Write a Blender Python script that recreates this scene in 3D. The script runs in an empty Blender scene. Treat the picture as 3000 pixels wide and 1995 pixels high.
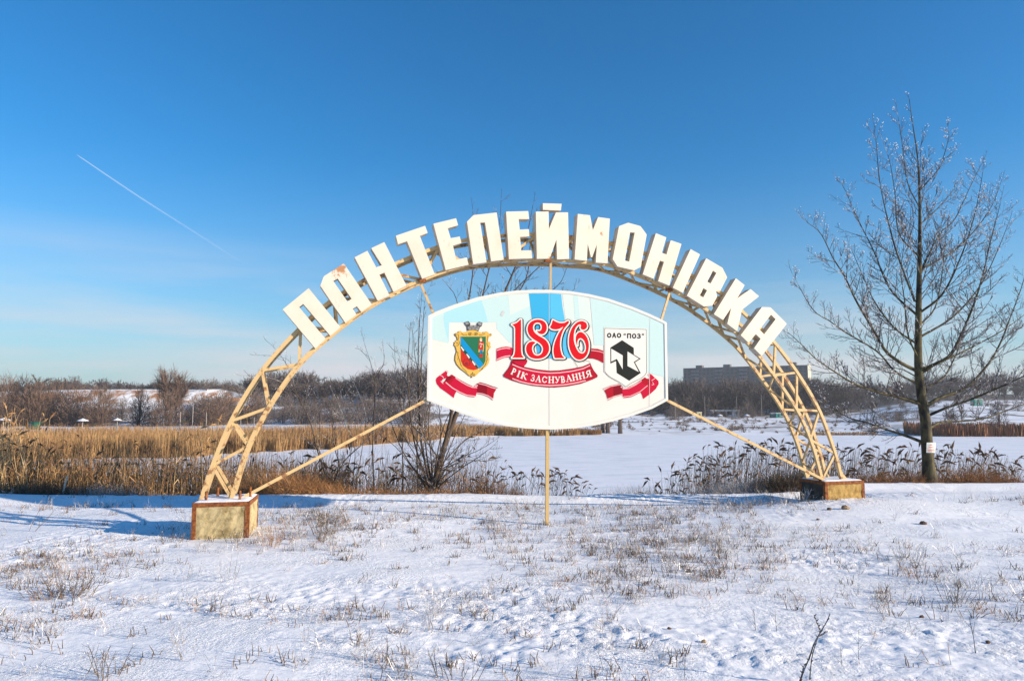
import bpy, math, random
import numpy as np
from mathutils import Vector, Matrix
from mathutils.geometry import tessellate_polygon

random.seed(7)
RNG = np.random.default_rng(7)
SC = bpy.context.scene
COL = SC.collection
R = math.radians

# ------------------------------------------------------------------ camera
F = 2050.0                       # focal length in photo pixels (photo 3000 x 1995)
PITCH = math.atan(192.5 / F)
CAMZ = 1.7
cam_d = bpy.data.cameras.new('camera')
cam = bpy.data.objects.new('camera', cam_d)
COL.objects.link(cam)
cam.location = (0, 0, CAMZ)
cam.rotation_euler = (math.pi / 2 + PITCH, 0, 0)
cam_d.sensor_width = 36
cam_d.lens = 36 * F / 3000
cam_d.clip_start = 0.1
cam_d.clip_end = 12000
SC.camera = cam

# ------------------------------------------------------------------ light
SUN_EL = R(16.5)
SUN_DIR = Vector((0.95 * math.cos(SUN_EL), -0.31 * math.cos(SUN_EL), math.sin(SUN_EL))).normalized()
sun_d = bpy.data.lights.new('sun', 'SUN')
sun_d.energy = 5.0
sun_d.angle = R(0.55)
sun_d.color = (1.0, 0.85, 0.67)
sun = bpy.data.objects.new('sun', sun_d)
COL.objects.link(sun)
sun.location = (30, -10, 20)
sun.rotation_euler = SUN_DIR.to_track_quat('Z', 'Y').to_euler()

W = bpy.data.worlds.new('World')
SC.world = W
W.use_nodes = True
nt = W.node_tree
nt.nodes.clear()
def wn(t, **k):
    n = nt.nodes.new(t)
    for a, b in k.items():
        setattr(n, a, b)
    return n
sky = wn('ShaderNodeTexSky')
sky.sky_type = 'NISHITA'
sky.sun_disc = False
sky.sun_elevation = SUN_EL
sky.sun_rotation = math.atan2(SUN_DIR.x, SUN_DIR.y)
sky.altitude = 150
sky.air_density = 1.0
sky.dust_density = 0.1
sky.ozone_density = 3.0
hs = wn('ShaderNodeHueSaturation')
hs.inputs['Saturation'].default_value = 1.22
hs.inputs['Value'].default_value = 1.0
# thin high cloud, thickest low over the horizon
tc = wn('ShaderNodeTexCoord')
mp = wn('ShaderNodeMapping')
mp.inputs['Scale'].default_value = (1.0, 1.0, 9.0)
mp.inputs['Rotation'].default_value = (0.10, 0.16, 0.0)
nz = wn('ShaderNodeTexNoise')
nz.inputs['Scale'].default_value = 1.7
nz.inputs['Detail'].default_value = 6
nz.inputs['Roughness'].default_value = 0.55
rp = wn('ShaderNodeMapRange')
rp.inputs['From Min'].default_value = 0.44
rp.inputs['From Max'].default_value = 0.78
sx = wn('ShaderNodeSeparateXYZ')
el = wn('ShaderNodeMapRange')
el.inputs['From Min'].default_value = 0.235
el.inputs['From Max'].default_value = 0.04
mul = wn('ShaderNodeMath', operation='MULTIPLY')
mul2 = wn('ShaderNodeMath', operation='MULTIPLY')
mul2.inputs[1].default_value = 1.25
mx = wn('ShaderNodeMix', data_type='RGBA')
mx.inputs['B'].default_value = (4.9, 4.9, 5.2, 1)
# pale winter haze low over the horizon, all round
tint = wn('ShaderNodeMix', data_type='RGBA', blend_type='MULTIPLY')
tint.inputs['Factor'].default_value = 1.0
tint.inputs['B'].default_value = (0.46, 1.03, 1.20, 1)
hz = wn('ShaderNodeMapRange')
hz.inputs['From Min'].default_value = 0.34
hz.inputs['From Max'].default_value = -0.02
hzp = wn('ShaderNodeMath', operation='POWER')
hzp.inputs[1].default_value = 1.7
hzm = wn('ShaderNodeMath', operation='MULTIPLY')
hzm.inputs[1].default_value = 0.9
mh = wn('ShaderNodeMix', data_type='RGBA')
mh.inputs['B'].default_value = (3.15, 3.40, 3.80, 1)
bg = wn('ShaderNodeBackground')
bg.inputs['Strength'].default_value = 0.092
out = wn('ShaderNodeOutputWorld')
L = nt.links.new
L(sky.outputs[0], hs.inputs['Color'])
L(tc.outputs['Generated'], mp.inputs[0]); L(mp.outputs[0], nz.inputs['Vector'])
L(nz.outputs['Fac'], rp.inputs['Value'])
L(tc.outputs['Generated'], sx.inputs[0]); L(sx.outputs['Z'], el.inputs['Value'])
L(rp.outputs[0], mul.inputs[0]); L(el.outputs[0], mul.inputs[1])
L(mul.outputs[0], mul2.inputs[0]); L(mul2.outputs[0], mx.inputs['Factor'])
L(hs.outputs[0], tint.inputs['A']); L(tint.outputs['Result'], mh.inputs['A'])
L(sx.outputs['Z'], hz.inputs['Value']); L(hz.outputs[0], hzp.inputs[0]); L(hzp.outputs[0], hzm.inputs[0]); L(hzm.outputs[0], mh.inputs['Factor'])
L(mh.outputs['Result'], mx.inputs['A']); L(mx.outputs['Result'], bg.inputs['Color'])
L(bg.outputs[0], out.inputs[0])

SC.view_settings.view_transform = 'Standard'
SC.view_settings.look = 'None'
SC.view_settings.exposure = 0.74
SC.view_settings.gamma = 1.0

# ------------------------------------------------------------------ helpers
def ray(px, py):
    """direction of the sight line through a measured photo pixel"""
    cx = (px - 1500) / F
    cy = (997.5 - py) / F
    return Vector((cx, math.cos(PITCH) - math.sin(PITCH) * cy, math.sin(PITCH) + math.cos(PITCH) * cy))
C0 = Vector((0, 0, CAMZ))
def atY(px, py, Y):
    d = ray(px, py)
    return C0 + d * (Y / d.y)
def atZ(px, py, z):
    d = ray(px, py)
    return C0 + d * ((z - CAMZ) / d.z)
def azx(px, Y):
    return atY(px, 1190, Y).x

def sstep(a, b, x):
    t = np.clip((x - a) / (b - a), 0, 1)
    return t * t * (3 - 2 * t)

def vnoise(x, y, seed=0):
    x = np.asarray(x, float); y = np.asarray(y, float)
    xi = np.floor(x).astype(np.int64); yi = np.floor(y).astype(np.int64)
    xf = x - xi; yf = y - yi
    def h(a, b):
        n = (a * 374761393 + b * 668265263 + seed * 982451653) & 0xFFFFFFFF
        n = ((n ^ (n >> 13)) * 1274126177) & 0xFFFFFFFF
        n = n ^ (n >> 16)
        return (n & 0xFFFF) / 65535.0
    u = xf * xf * (3 - 2 * xf); v = yf * yf * (3 - 2 * yf)
    return (h(xi, yi) * (1 - u) + h(xi + 1, yi) * u) * (1 - v) + (h(xi, yi + 1) * (1 - u) + h(xi + 1, yi + 1) * u) * v
def fbm(x, y, o=4, seed=0):
    s = 0; a = 0.5; t = 0
    x = np.asarray(x, float); y = np.asarray(y, float)
    for i in range(o):
        s = s + a * vnoise(x * 2 ** i + 17.3 * i, y * 2 ** i - 9.1 * i, seed + i); t += a; a *= 0.5
    return s / t

POND = -3.8
def land(a, y):
    right = np.interp(y, [125, 140, 265, 300, 420, 600, 2000], [-4.1, -3.7, -3.1, -1.6, 6, 9, 14])
    cliff = np.interp(y, [112, 122, 178, 205, 219, 227, 350, 600, 2000], [-4.1, -3.6, -2.9, -1.0, 1.6, 6.9, 7.1, 9, 14])
    left = np.interp(y, [112, 122, 178, 215, 265, 350, 600, 2000], [-4.1, -3.6, -2.9, 0.2, 5.4, 7.0, 9, 14])
    fr = np.interp(y, [125, 142, 180, 300, 420, 600, 2000], [-4.1, -3.5, -1.6, 4.2, 9, 11, 15])
    wl = 1 - sstep(1250, 1650, a)
    wc = sstep(-200, -50, a) * (1 - sstep(640, 820, a))
    wr = sstep(2450, 2750, a)
    l = cliff * wc + left * (1 - wc)
    r = fr * wr + right * (1 - wr)
    return l * wl + r * (1 - wl)

def edgeY(x):
    return 13.5 + 2.1 * sstep(4.6, 7.6, x) + 0.5 * (fbm(np.asarray(x, float) * 0.25, 3.3, 3, 5) - 0.5)

def H(x, y, fine=True):
    x = np.asarray(x, float); y = np.asarray(y, float)
    a = np.where(y > 5, x / np.maximum(y, 5) * F * 1.004 + 1500, 1500)
    f = 0.10 * (fbm(x * 0.3, y * 0.3, 3, 1) - 0.5) + 0.14 * np.exp(-(((x - 5.9) / 1.9) ** 2 + ((y - 11.6) / 1.2) ** 2))
    f = f - 0.05 * np.exp(-(((x - 0.6) / 2.0) ** 2 + ((y - 10.6) / 1.0) ** 2))
    f = f - 0.05 * np.exp(-((y - (edgeY(x) - 1.0)) / 0.45) ** 2) + 0.05 * np.exp(-((y - (edgeY(x) - 0.25)) / 0.3) ** 2)
    if fine:
        rough = sstep(0.45, 0.68, fbm(x * 0.55 + 4, y * 0.75, 4, 21))
        big = np.exp(-(((x - 2.5) / 1.5) ** 2 + ((y - 5.3) / 0.8) ** 2)) + 0.7 * np.exp(-(((x - 1.5) / 0.7) ** 2 + ((y - 5.0) / 0.4) ** 2))
        clod = sstep(0.56, 0.74, fbm(x * 7.5, y * 6.5, 4, 31))
        clod2 = sstep(0.52, 0.72, fbm(x * 17, y * 15, 2, 33))
        tiny = fbm(x * 24, y * 22, 2, 41) - 0.5
        f = f + (big * (0.009 * clod + 0.008 * clod2 + 0.012 * tiny) + rough * (0.009 * clod + 0.007 * clod2) + (0.007 + 0.020 * rough) * tiny) * (y < 40)
        f = f + 0.014 * (fbm(x * 1.7, y * 2.6, 3, 51) - 0.5)
    e = edgeY(x)
    t = np.clip((y - e) / 16.0, 0, 1)
    f = f - 4.1 * (t * (2 - t)) * (y > e)
    bank = 0.16 * (fbm(x * 1.2, y * 1.2, 4, 61) - 0.5) * (y > e) * (y < 40)
    near = f + bank
    far = land(a, y) + np.where(y > 130, (fbm(x * 0.03, y * 0.03, 4, 71) - 0.5) * sstep(130, 260, y) * 2.2, 0)
    return np.where(y > 60, far, near)
def h1(x, y):
    return float(H(np.array([x]), np.array([y]), False)[0])

# ---- materials
MATS = {}
def mat(name, col, rough=0.7, var=0.0, vscale=8.0, col2=None, bump=0.0, bscale=60.0, spec=0.3, metal=0.0,
        lo=0.45, hi=0.62, stretch=(1, 1, 1), trans=0.0, sss=0.0, detail=6):
    if name in MATS:
        return MATS[name]
    m = bpy.data.materials.new(name)
    m.use_nodes = True
    t = m.node_tree
    b = t.nodes['Principled BSDF']
    b.inputs['Base Color'].default_value = (*col, 1)
    b.inputs['Roughness'].default_value = rough
    b.inputs['Specular IOR Level'].default_value = spec
    b.inputs['Metallic'].default_value = metal
    if trans:
        b.inputs['Transmission Weight'].default_value = trans
    tcn = t.nodes.new('ShaderNodeTexCoord')
    mpn = t.nodes.new('ShaderNodeMapping')
    mpn.inputs['Scale'].default_value = stretch
    t.links.new(tcn.outputs['Object'], mpn.inputs[0])
    if col2 is not None:
        n = t.nodes.new('ShaderNodeTexNoise')
        n.inputs['Scale'].default_value = vscale
        n.inputs['Detail'].default_value = detail
        n.inputs['Roughness'].default_value = 0.62
        mr = t.nodes.new('ShaderNodeMapRange')
        mr.inputs['From Min'].default_value = lo
        mr.inputs['From Max'].default_value = hi
        mi = t.nodes.new('ShaderNodeMix'); mi.data_type = 'RGBA'
        mi.inputs['A'].default_value = (*col, 1)
        mi.inputs['B'].default_value = (*col2, 1)
        t.links.new(mpn.outputs[0], n.inputs['Vector'])
        t.links.new(n.outputs['Fac'], mr.inputs['Value'])
        t.links.new(mr.outputs[0], mi.inputs['Factor'])
        t.links.new(mi.outputs['Result'], b.inputs['Base Color'])
    if bump:
        n = t.nodes.new('ShaderNodeTexNoise')
        n.inputs['Scale'].default_value = bscale
        n.inputs['Detail'].default_value = 5
        bu = t.nodes.new('ShaderNodeBump')
        bu.inputs['Strength'].default_value = 1.0
        bu.inputs['Distance'].default_value = bump
        t.links.new(mpn.outputs[0], n.inputs['Vector'])
        t.links.new(n.outputs['Fac'], bu.inputs['Height'])
        t.links.new(bu.outputs[0], b.inputs['Normal'])
    MATS[name] = m
    return m

# ---- object builders
def set_world(o, parent):
    if parent is not None:
        o.parent = parent
def pmat(parent):
    """matrix of a parent that is itself unparented or nested"""
    if parent is None:
        return Matrix.Identity(4)
    return pmat(parent.parent) @ parent.matrix_basis
def npmesh(name, V, faces_flat, counts, mats, midx=None, smooth=False):
    me = bpy.data.meshes.new(name)
    nv = len(V)
    me.vertices.add(nv)
    me.vertices.foreach_set('co', np.ascontiguousarray(V, dtype=np.float32).ravel())
    me.loops.add(len(faces_flat))
    me.loops.foreach_set('vertex_index', np.ascontiguousarray(faces_flat, dtype=np.int32).ravel())
    me.polygons.add(len(counts))
    counts = np.asarray(counts, dtype=np.int32)
    starts = np.concatenate([[0], np.cumsum(counts)[:-1]]).astype(np.int32)
    me.polygons.foreach_set('loop_start', starts)
    if midx is not None:
        me.polygons.foreach_set('material_index', np.asarray(midx, dtype=np.int32))
    me.polygons.foreach_set('use_smooth', np.full(len(counts), bool(smooth)))
    for m in (mats if isinstance(mats, (list, tuple)) else [mats]):
        me.materials.append(m)
    me.update(calc_edges=True)
    me.validate()
    return me
def link(name, me, parent=None, loc=None):
    o = bpy.data.objects.new(name, me)
    COL.objects.link(o)
    if parent is not None:
        o.parent = parent
    if loc is not None:
        o.location = loc
    return o
def tag(o, label=None, cat=None, group=None, kind=None):
    if label: o['label'] = label
    if cat: o['category'] = cat
    if group: o['group'] = group
    if kind: o['kind'] = kind
    return o
def thing(name, label, cat, loc, rz=0.0, group=None):
    o = bpy.data.objects.new(name, None)
    COL.objects.link(o)
    o.location = loc
    o.rotation_euler = (0, 0, rz)
    o.empty_display_size = 0.2
    bpy.context.view_layer.update() if False else None
    return tag(o, label, cat, group)
def wmesh(name, V, faces, m, parent=None, smooth=False, midx=None):
    """mesh given in world coordinates, put under parent"""
    V = np.array([tuple(v) for v in V], dtype=float)
    if parent is not None:
        M = np.array(pmat(parent).inverted())
        V = V @ M[:3, :3].T + M[:3, 3]
        flat = [i for f in faces for i in f]
        return link(name, npmesh(name, V, flat, [len(f) for f in faces], m, midx, smooth), parent)
    c = np.array([V[:, 0].mean(), V[:, 1].mean(), V[:, 2].min()])
    flat = [i for f in faces for i in f]
    return link(name, npmesh(name, V - c, flat, [len(f) for f in faces], m, midx, smooth), None, c)
def arr_mesh(name, V, flat, counts, m, parent=None, smooth=False, loc=None, midx=None):
    V = np.asarray(V, float)
    if parent is not None:
        M = np.array(pmat(parent).inverted())
        V = V @ M[:3, :3].T + M[:3, 3]
        return link(name, npmesh(name, V, flat, counts, m, midx, smooth), parent)
    if loc is None:
        loc = np.array([V[:, 0].mean(), V[:, 1].mean(), V[:, 2].min()])
    loc = np.array(loc)
    return link(name, npmesh(name, V - loc, flat, counts, m, midx, smooth), None, loc)

def seg_arrays(P0, P1, r0, r1, sides=3, spin=None):
    """prisms (sides>=3) or ribbons (sides=2) along many segments at once"""
    P0 = np.asarray(P0, float); P1 = np.asarray(P1, float)
    n = len(P0)
    r0 = np.broadcast_to(np.asarray(r0, float), (n,)); r1 = np.broadcast_to(np.asarray(r1, float), (n,))
    d = P1 - P0
    ln = np.linalg.norm(d, axis=1, keepdims=True); ln[ln == 0] = 1
    d = d / ln
    ref = np.where(np.abs(d[:, 2:3]) < 0.9, np.array([[0, 0, 1.0]]), np.array([[0, 1.0, 0]]))
    a = np.cross(d, ref); a /= np.linalg.norm(a, axis=1, keepdims=True)
    b = np.cross(d, a)
    if spin is None:
        spin = np.zeros(n)
    spin = np.broadcast_to(spin, (n,))
    k = sides if sides > 2 else 2
    V = np.zeros((n, 2, k, 3))
    for i in range(k):
        an = spin + (2 * math.pi * i / k)
        w = np.cos(an)[:, None] * a + np.sin(an)[:, None] * b
        V[:, 0, i] = P0 + w * r0[:, None]
        V[:, 1, i] = P1 + w * r1[:, None]
    V = V.reshape(-1, 3)
    base = (np.arange(n) * 2 * k)[:, None]
    if sides == 2:
        Fq = base + np.array([[0, 1, 3, 2]])
        return V, Fq.reshape(-1), np.full(n, 4)
    q = []
    for i in range(k):
        j = (i + 1) % k
        q.append(base + np.array([[i, j, k + j, k + i]]))
    Fq = np.concatenate(q, axis=1).reshape(-1)
    return V, Fq, np.full(n * k, 4)

class Segs:
    def __init__(self):
        self.a = []; self.b = []; self.r = []; self.s = []
    def add(self, p0, p1, r0, r1):
        self.a.append(tuple(p0)); self.b.append(tuple(p1)); self.r.append(r0); self.s.append(r1)
    def line(self, pts, r0, r1):
        n = len(pts) - 1
        for i in range(n):
            self.add(pts[i], pts[i + 1], r0 + (r1 - r0) * i / n, r0 + (r1 - r0) * (i + 1) / n)
    def build(self, name, m, parent=None, sides=3, smooth=False):
        if not self.a:
            return None
        V, f, c = seg_arrays(self.a, self.b, self.r, self.s, sides)
        return arr_mesh(name, V, f, c, m, parent, smooth)

def box_verts(o, ux, uy, uz):
    o = Vector(o)
    return [o, o + ux, o + ux + uy, o + uy, o + uz, o + ux + uz, o + ux + uy + uz, o + uy + uz]
BF = [(0, 3, 2, 1), (4, 5, 6, 7), (0, 1, 5, 4), (1, 2, 6, 5), (2, 3, 7, 6), (3, 0, 4, 7)]
class MB:
    def __init__(self):
        self.v = []; self.f = []
    def box(self, o, ux, uy, uz):
        n = len(self.v)
        self.v += box_verts(o, Vector(ux), Vector(uy), Vector(uz))
        self.f += [tuple(i + n for i in q) for q in BF]
        return self
    def cbox(self, c, s):
        c = Vector(c); s = Vector(s)
        return self.box(c - s / 2, (s.x, 0, 0), (0, s.y, 0), (0, 0, s.z))
    def bar(self, p0, p1, w, h=None, up=Vector((0, 0, 1))):
        """square bar from p0 to p1"""
        h = h or w
        p0 = Vector(p0); p1 = Vector(p1)
        d = (p1 - p0)
        side = d.cross(up)
        if side.length < 1e-5:
            side = d.cross(Vector((0, 1, 0)))
        side.normalize(); u2 = side.cross(d).normalized()
        return self.box(p0 - side * w / 2 - u2 * h / 2, side * w, d, u2 * h)
    def lathe(self, c, prof, n=12):
        """profile [(r,z)...] turned round a vertical axis through c"""
        b = len(self.v); c = Vector(c)
        for r, z in prof:
            for i in range(n):
                a = 2 * math.pi * i / n
                self.v.append(c + Vector((r * math.cos(a), r * math.sin(a), z)))
        for k in range(len(prof) - 1):
            for i in range(n):
                j = (i + 1) % n
                self.f.append((b + k * n + i, b + k * n + j, b + (k + 1) * n + j, b + (k + 1) * n + i))
        self.f.append(tuple(b + (len(prof) - 1) * n + i for i in range(n)))
        self.f.append(tuple(b + n - 1 - i for i in range(n)))
        return self
    def build(self, name, m, parent=None, smooth=False):
        return wmesh(name, self.v, self.f, m, parent, smooth)

class Plane:
    def __init__(self, p, yaw):
        self.p = Vector(p)
        self.u = Vector((math.cos(yaw), math.sin(yaw), 0))
        self.n = Vector((math.sin(yaw), -math.cos(yaw), 0))     # towards the viewer
        self.yaw = yaw
    def st(self, px, py):
        d = ray(px, py)
        t = (self.p - C0).dot(self.n) / d.dot(self.n)
        q = C0 + d * t - self.p
        return (q.dot(self.u), q.z)
    def w(self, s, t, off=0.0):
        return self.p + self.u * s + Vector((0, 0, t)) + self.n * off
def prism(name, loops, plane, front, back, m, parent, side_mat=None):
    """extruded sheet-metal shape: loops of (s,t) in a plane; first is outer, others holes"""
    vf = [[Vector((s, t, 0)) for s, t in lp] for lp in loops]
    tri = tessellate_polygon(vf)
    flat = [q for lp in loops for q in lp]
    n = len(flat)
    V = [plane.w(s, t, front) for s, t in flat] + [plane.w(s, t, back) for s, t in flat]
    nrm = plane.n
    faces = []; mi = []
    for a, b, c in tri:
        k = (V[b] - V[a]).cross(V[c] - V[a]).dot(nrm)
        if abs(k) < 1e-12:
            continue
        if k < 0: a, b, c = c, b, a
        faces.append((a, b, c)); mi.append(0)
        faces.append((n + c, n + b, n + a)); mi.append(1)
    st = 0
    for li, lp in enumerate(loops):
        k = len(lp)
        area = sum(lp[i][0] * lp[(i + 1) % k][1] - lp[(i + 1) % k][0] * lp[i][1] for i in range(k))
        ccw = area > 0
        if li > 0: ccw = not ccw
        for i in range(k):
            j = (i + 1) % k
            q = (st + i, n + st + i, n + st + j, st + j)
            if not ccw: q = q[::-1]
            faces.append(q); mi.append(1)
        st += k
    return wmesh(name, V, faces, [m, side_mat or m], parent, midx=mi)
# ------------------------------------------------------------------ materials
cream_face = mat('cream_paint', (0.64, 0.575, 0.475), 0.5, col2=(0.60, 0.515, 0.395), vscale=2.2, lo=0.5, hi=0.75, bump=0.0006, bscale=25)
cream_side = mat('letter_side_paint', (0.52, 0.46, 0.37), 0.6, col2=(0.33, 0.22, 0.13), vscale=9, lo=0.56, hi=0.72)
arch_paint = mat('arch_yellow_paint', (0.55, 0.385, 0.185), 0.55, col2=(0.25, 0.12, 0.055), vscale=9.0, lo=0.545, hi=0.64, bump=0.0008, bscale=40)
rod_paint = mat('rod_yellow_paint', (0.56, 0.38, 0.15), 0.55, col2=(0.28, 0.12, 0.04), vscale=6.0, lo=0.60, hi=0.72)
rust = mat('rust', (0.13, 0.038, 0.012), 0.85, col2=(0.28, 0.10, 0.028), vscale=22, lo=0.42, hi=0.62, bump=0.002, bscale=60)
concrete = mat('concrete_cream', (0.46, 0.37, 0.20), 0.9, col2=(0.20, 0.145, 0.06), vscale=7.5, lo=0.42, hi=0.66, bump=0.006, bscale=26, detail=9)
concrete_ochre = mat('concrete_ochre', (0.40, 0.26, 0.085), 0.9, col2=(0.22, 0.125, 0.035), vscale=9, lo=0.42, hi=0.66, bump=0.007, bscale=26, detail=9)
snowcap = mat('settled_snow', (0.84, 0.86, 0.90), 0.55, bump=0.004, bscale=60)
ice = mat('ice', (0.93, 0.94, 0.96), 0.25, spec=0.9)
board_white = mat('board_white', (0.715, 0.685, 0.615), 0.4, col2=(0.69, 0.65, 0.57), vscale=1.4, lo=0.5, hi=0.8, spec=0.4)
board_edge = mat('board_edge', (0.62, 0.60, 0.56), 0.5, col2=(0.40, 0.37, 0.33), vscale=5, lo=0.5, hi=0.7)
def ink(name, col):
    return mat('print_' + name, col, 0.5, spec=0.08)
INK = dict(
    sky1=ink('pale_aqua', (0.50, 0.66, 0.64)), sky2=ink('aqua', (0.37, 0.63, 0.67)), sky3=ink('faint_aqua', (0.60, 0.68, 0.63)),
    blue=ink('cyan', (0.045, 0.37, 0.62)), blue2=ink('light_cyan', (0.09, 0.45, 0.69)),
    red=ink('red', (0.60, 0.010, 0.016)), white=ink('white', (0.73, 0.70, 0.63)), black=ink('black', (0.022, 0.024, 0.024)),
    crimson=ink('crimson', (0.50, 0.010, 0.040)), dark=ink('dark_red', (0.22, 0.008, 0.018)), mid=ink('ribbon_red', (0.38, 0.010, 0.024)),
    pink=ink('pink', (0.80, 0.42, 0.43)), gold=ink('gold', (0.66, 0.41, 0.09)), brown=ink('brown', (0.13, 0.08, 0.02)),
    green=ink('green', (0.025, 0.15, 0.075)), azure=ink('azure', (0.008, 0.25, 0.52)), verm=ink('vermilion', (0.52, 0.028, 0.018)),
    grey=ink('grey', (0.28, 0.28, 0.27)), dgrey=ink('dark_grey', (0.07, 0.07, 0.07)), dgreen=ink('dark_green', (0.01, 0.07, 0.05)),
    char=ink('charcoal', (0.022, 0.024, 0.022)), seam=ink('seam', (0.55, 0.55, 0.52)), maroon=ink('maroon', (0.24, 0.03, 0.04)))

def snow_material():
    m = bpy.data.materials.new('snow')
    m.use_nodes = True
    t = m.node_tree; N = t.nodes.new; K = t.links.new
    b = t.nodes['Principled BSDF']
    b.inputs['Roughness'].default_value = 0.6
    b.inputs['Specular IOR Level'].default_value = 0.25
    geo = N('ShaderNodeNewGeometry')
    sep = N('ShaderNodeSeparateXYZ'); K(geo.outputs['Position'], sep.inputs[0])
    nsep = N('ShaderNodeSeparateXYZ'); K(geo.outputs['Normal'], nsep.inputs[0])
    # soil and dead leaves showing through, in small patches
    n1 = N('ShaderNodeTexNoise'); n1.inputs['Scale'].default_value = 9; n1.inputs['Detail'].default_value = 8; n1.inputs['Roughness'].default_value = 0.7
    n2 = N('ShaderNodeTexNoise'); n2.inputs['Scale'].default_value = 0.55; n2.inputs['Detail'].default_value = 3
    K(geo.outputs['Position'], n1.inputs['Vector']); K(geo.outputs['Position'], n2.inputs['Vector'])
    a1 = N('ShaderNodeMapRange'); a1.inputs['From Min'].default_value = 0.62; a1.inputs['From Max'].default_value = 0.70
    a2 = N('ShaderNodeMapRange'); a2.inputs['From Min'].default_value = 0.44; a2.inputs['From Max'].default_value = 0.60
    K(n1.outputs['Fac'], a1.inputs['Value']); K(n2.outputs['Fac'], a2.inputs['Value'])
    # only where grass grows: not on the frozen pond
    z1 = N('ShaderNodeMapRange'); z1.inputs['From Min'].default_value = -3.75; z1.inputs['From Max'].default_value = -3.3
    K(sep.outputs['Z'], z1.inputs['Value'])
    m1 = N('ShaderNodeMath'); m1.operation = 'MULTIPLY'; K(a1.outputs[0], m1.inputs[0]); K(a2.outputs[0], m1.inputs[1])
    m2 = N('ShaderNodeMath'); m2.operation = 'MULTIPLY'; K(m1.outputs[0], m2.inputs[0]); K(z1.outputs[0], m2.inputs[1])
    # far ground: tussocks and scrub in larger patches
    n3 = N('ShaderNodeTexNoise'); n3.inputs['Scale'].default_value = 0.11; n3.inputs['Detail'].default_value = 9; n3.inputs['Roughness'].default_value = 0.68
    mp3 = N('ShaderNodeMapping'); mp3.inputs['Scale'].default_value = (1, 0.5, 1); K(geo.outputs['Position'], mp3.inputs[0]); K(mp3.outputs[0], n3.inputs['Vector'])
    a3 = N('ShaderNodeMapRange'); a3.inputs['From Min'].default_value = 0.485; a3.inputs['From Max'].default_value = 0.58; K(n3.outputs['Fac'], a3.inputs['Value'])
    y3 = N('ShaderNodeMapRange'); y3.inputs['From Min'].default_value = 120; y3.inputs['From Max'].default_value = 190; K(sep.outputs['Y'], y3.inputs['Value'])
    m3 = N('ShaderNodeMath'); m3.operation = 'MULTIPLY'; K(a3.outputs[0], m3.inputs[0]); K(y3.outputs[0], m3.inputs[1])
    m3b = N('ShaderNodeMath'); m3b.operation = 'MULTIPLY'; K(m3.outputs[0], m3b.inputs[0]); m3b.inputs[1].default_value = 0.9
    # far woods: brown painted over the snow for tree shade and brush
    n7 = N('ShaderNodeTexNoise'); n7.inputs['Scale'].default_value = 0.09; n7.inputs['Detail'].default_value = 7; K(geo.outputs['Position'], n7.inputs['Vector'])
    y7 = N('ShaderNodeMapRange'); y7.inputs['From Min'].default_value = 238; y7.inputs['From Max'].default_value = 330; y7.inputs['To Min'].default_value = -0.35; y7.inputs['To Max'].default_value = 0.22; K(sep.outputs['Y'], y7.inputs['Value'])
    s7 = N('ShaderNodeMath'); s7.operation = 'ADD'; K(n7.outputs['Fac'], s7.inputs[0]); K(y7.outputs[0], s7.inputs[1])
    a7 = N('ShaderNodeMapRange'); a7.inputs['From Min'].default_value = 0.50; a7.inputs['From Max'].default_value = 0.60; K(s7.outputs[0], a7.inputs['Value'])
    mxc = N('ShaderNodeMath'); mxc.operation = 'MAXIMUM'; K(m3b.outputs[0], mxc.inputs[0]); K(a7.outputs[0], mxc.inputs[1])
    mxa = N('ShaderNodeMath'); mxa.operation = 'MAXIMUM'; K(m2.outputs[0], mxa.inputs[0]); K(mxc.outputs[0], mxa.inputs[1])
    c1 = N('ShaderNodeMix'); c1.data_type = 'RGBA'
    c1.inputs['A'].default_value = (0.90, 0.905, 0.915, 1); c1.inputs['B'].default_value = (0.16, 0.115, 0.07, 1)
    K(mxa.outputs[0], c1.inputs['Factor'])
    # bare clay on the steep quarry face
    st = N('ShaderNodeMapRange'); st.inputs['From Min'].default_value = 0.95; st.inputs['From Max'].default_value = 0.89; K(nsep.outputs['Z'], st.inputs['Value'])
    yy = N('ShaderNodeMapRange'); yy.inputs['From Min'].default_value = 205; yy.inputs['From Max'].default_value = 209; K(sep.outputs['Y'], yy.inputs['Value'])
    zz = N('ShaderNodeMapRange'); zz.inputs['From Min'].default_value = 2.3; zz.inputs['From Max'].default_value = 3.2; K(sep.outputs['Z'], zz.inputs['Value'])
    n4 = N('ShaderNodeTexNoise'); n4.inputs['Scale'].default_value = 0.16; n4.inputs['Detail'].default_value = 9; n4.inputs['Roughness'].default_value = 0.65
    K(geo.outputs['Position'], n4.inputs['Vector'])
    a4 = N('ShaderNodeMapRange'); a4.inputs['From Min'].default_value = 0.44; a4.inputs['From Max'].default_value = 0.56; K(n4.outputs['Fac'], a4.inputs['Value'])
    p = st.outputs[0]
    for q in (yy.outputs[0], zz.outputs[0], a4.outputs[0]):
        mm = N('ShaderNodeMath'); mm.operation = 'MULTIPLY'; K(p, mm.inputs[0]); K(q, mm.inputs[1]); p = mm.outputs[0]
    c2 = N('ShaderNodeMix'); c2.data_type = 'RGBA'; c2.inputs['B'].default_value = (0.40, 0.18, 0.065, 1)
    K(p, c2.inputs['Factor']); K(c1.outputs['Result'], c2.inputs['A']); K(c2.outputs['Result'], b.inputs['Base Color'])
    n5 = N('ShaderNodeTexNoise'); n5.inputs['Scale'].default_value = 32; n5.inputs['Detail'].default_value = 8; n5.inputs['Roughness'].default_value = 0.65
    K(geo.outputs['Position'], n5.inputs['Vector'])
    bu = N('ShaderNodeBump'); bu.inputs['Distance'].default_value = 0.024
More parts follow.
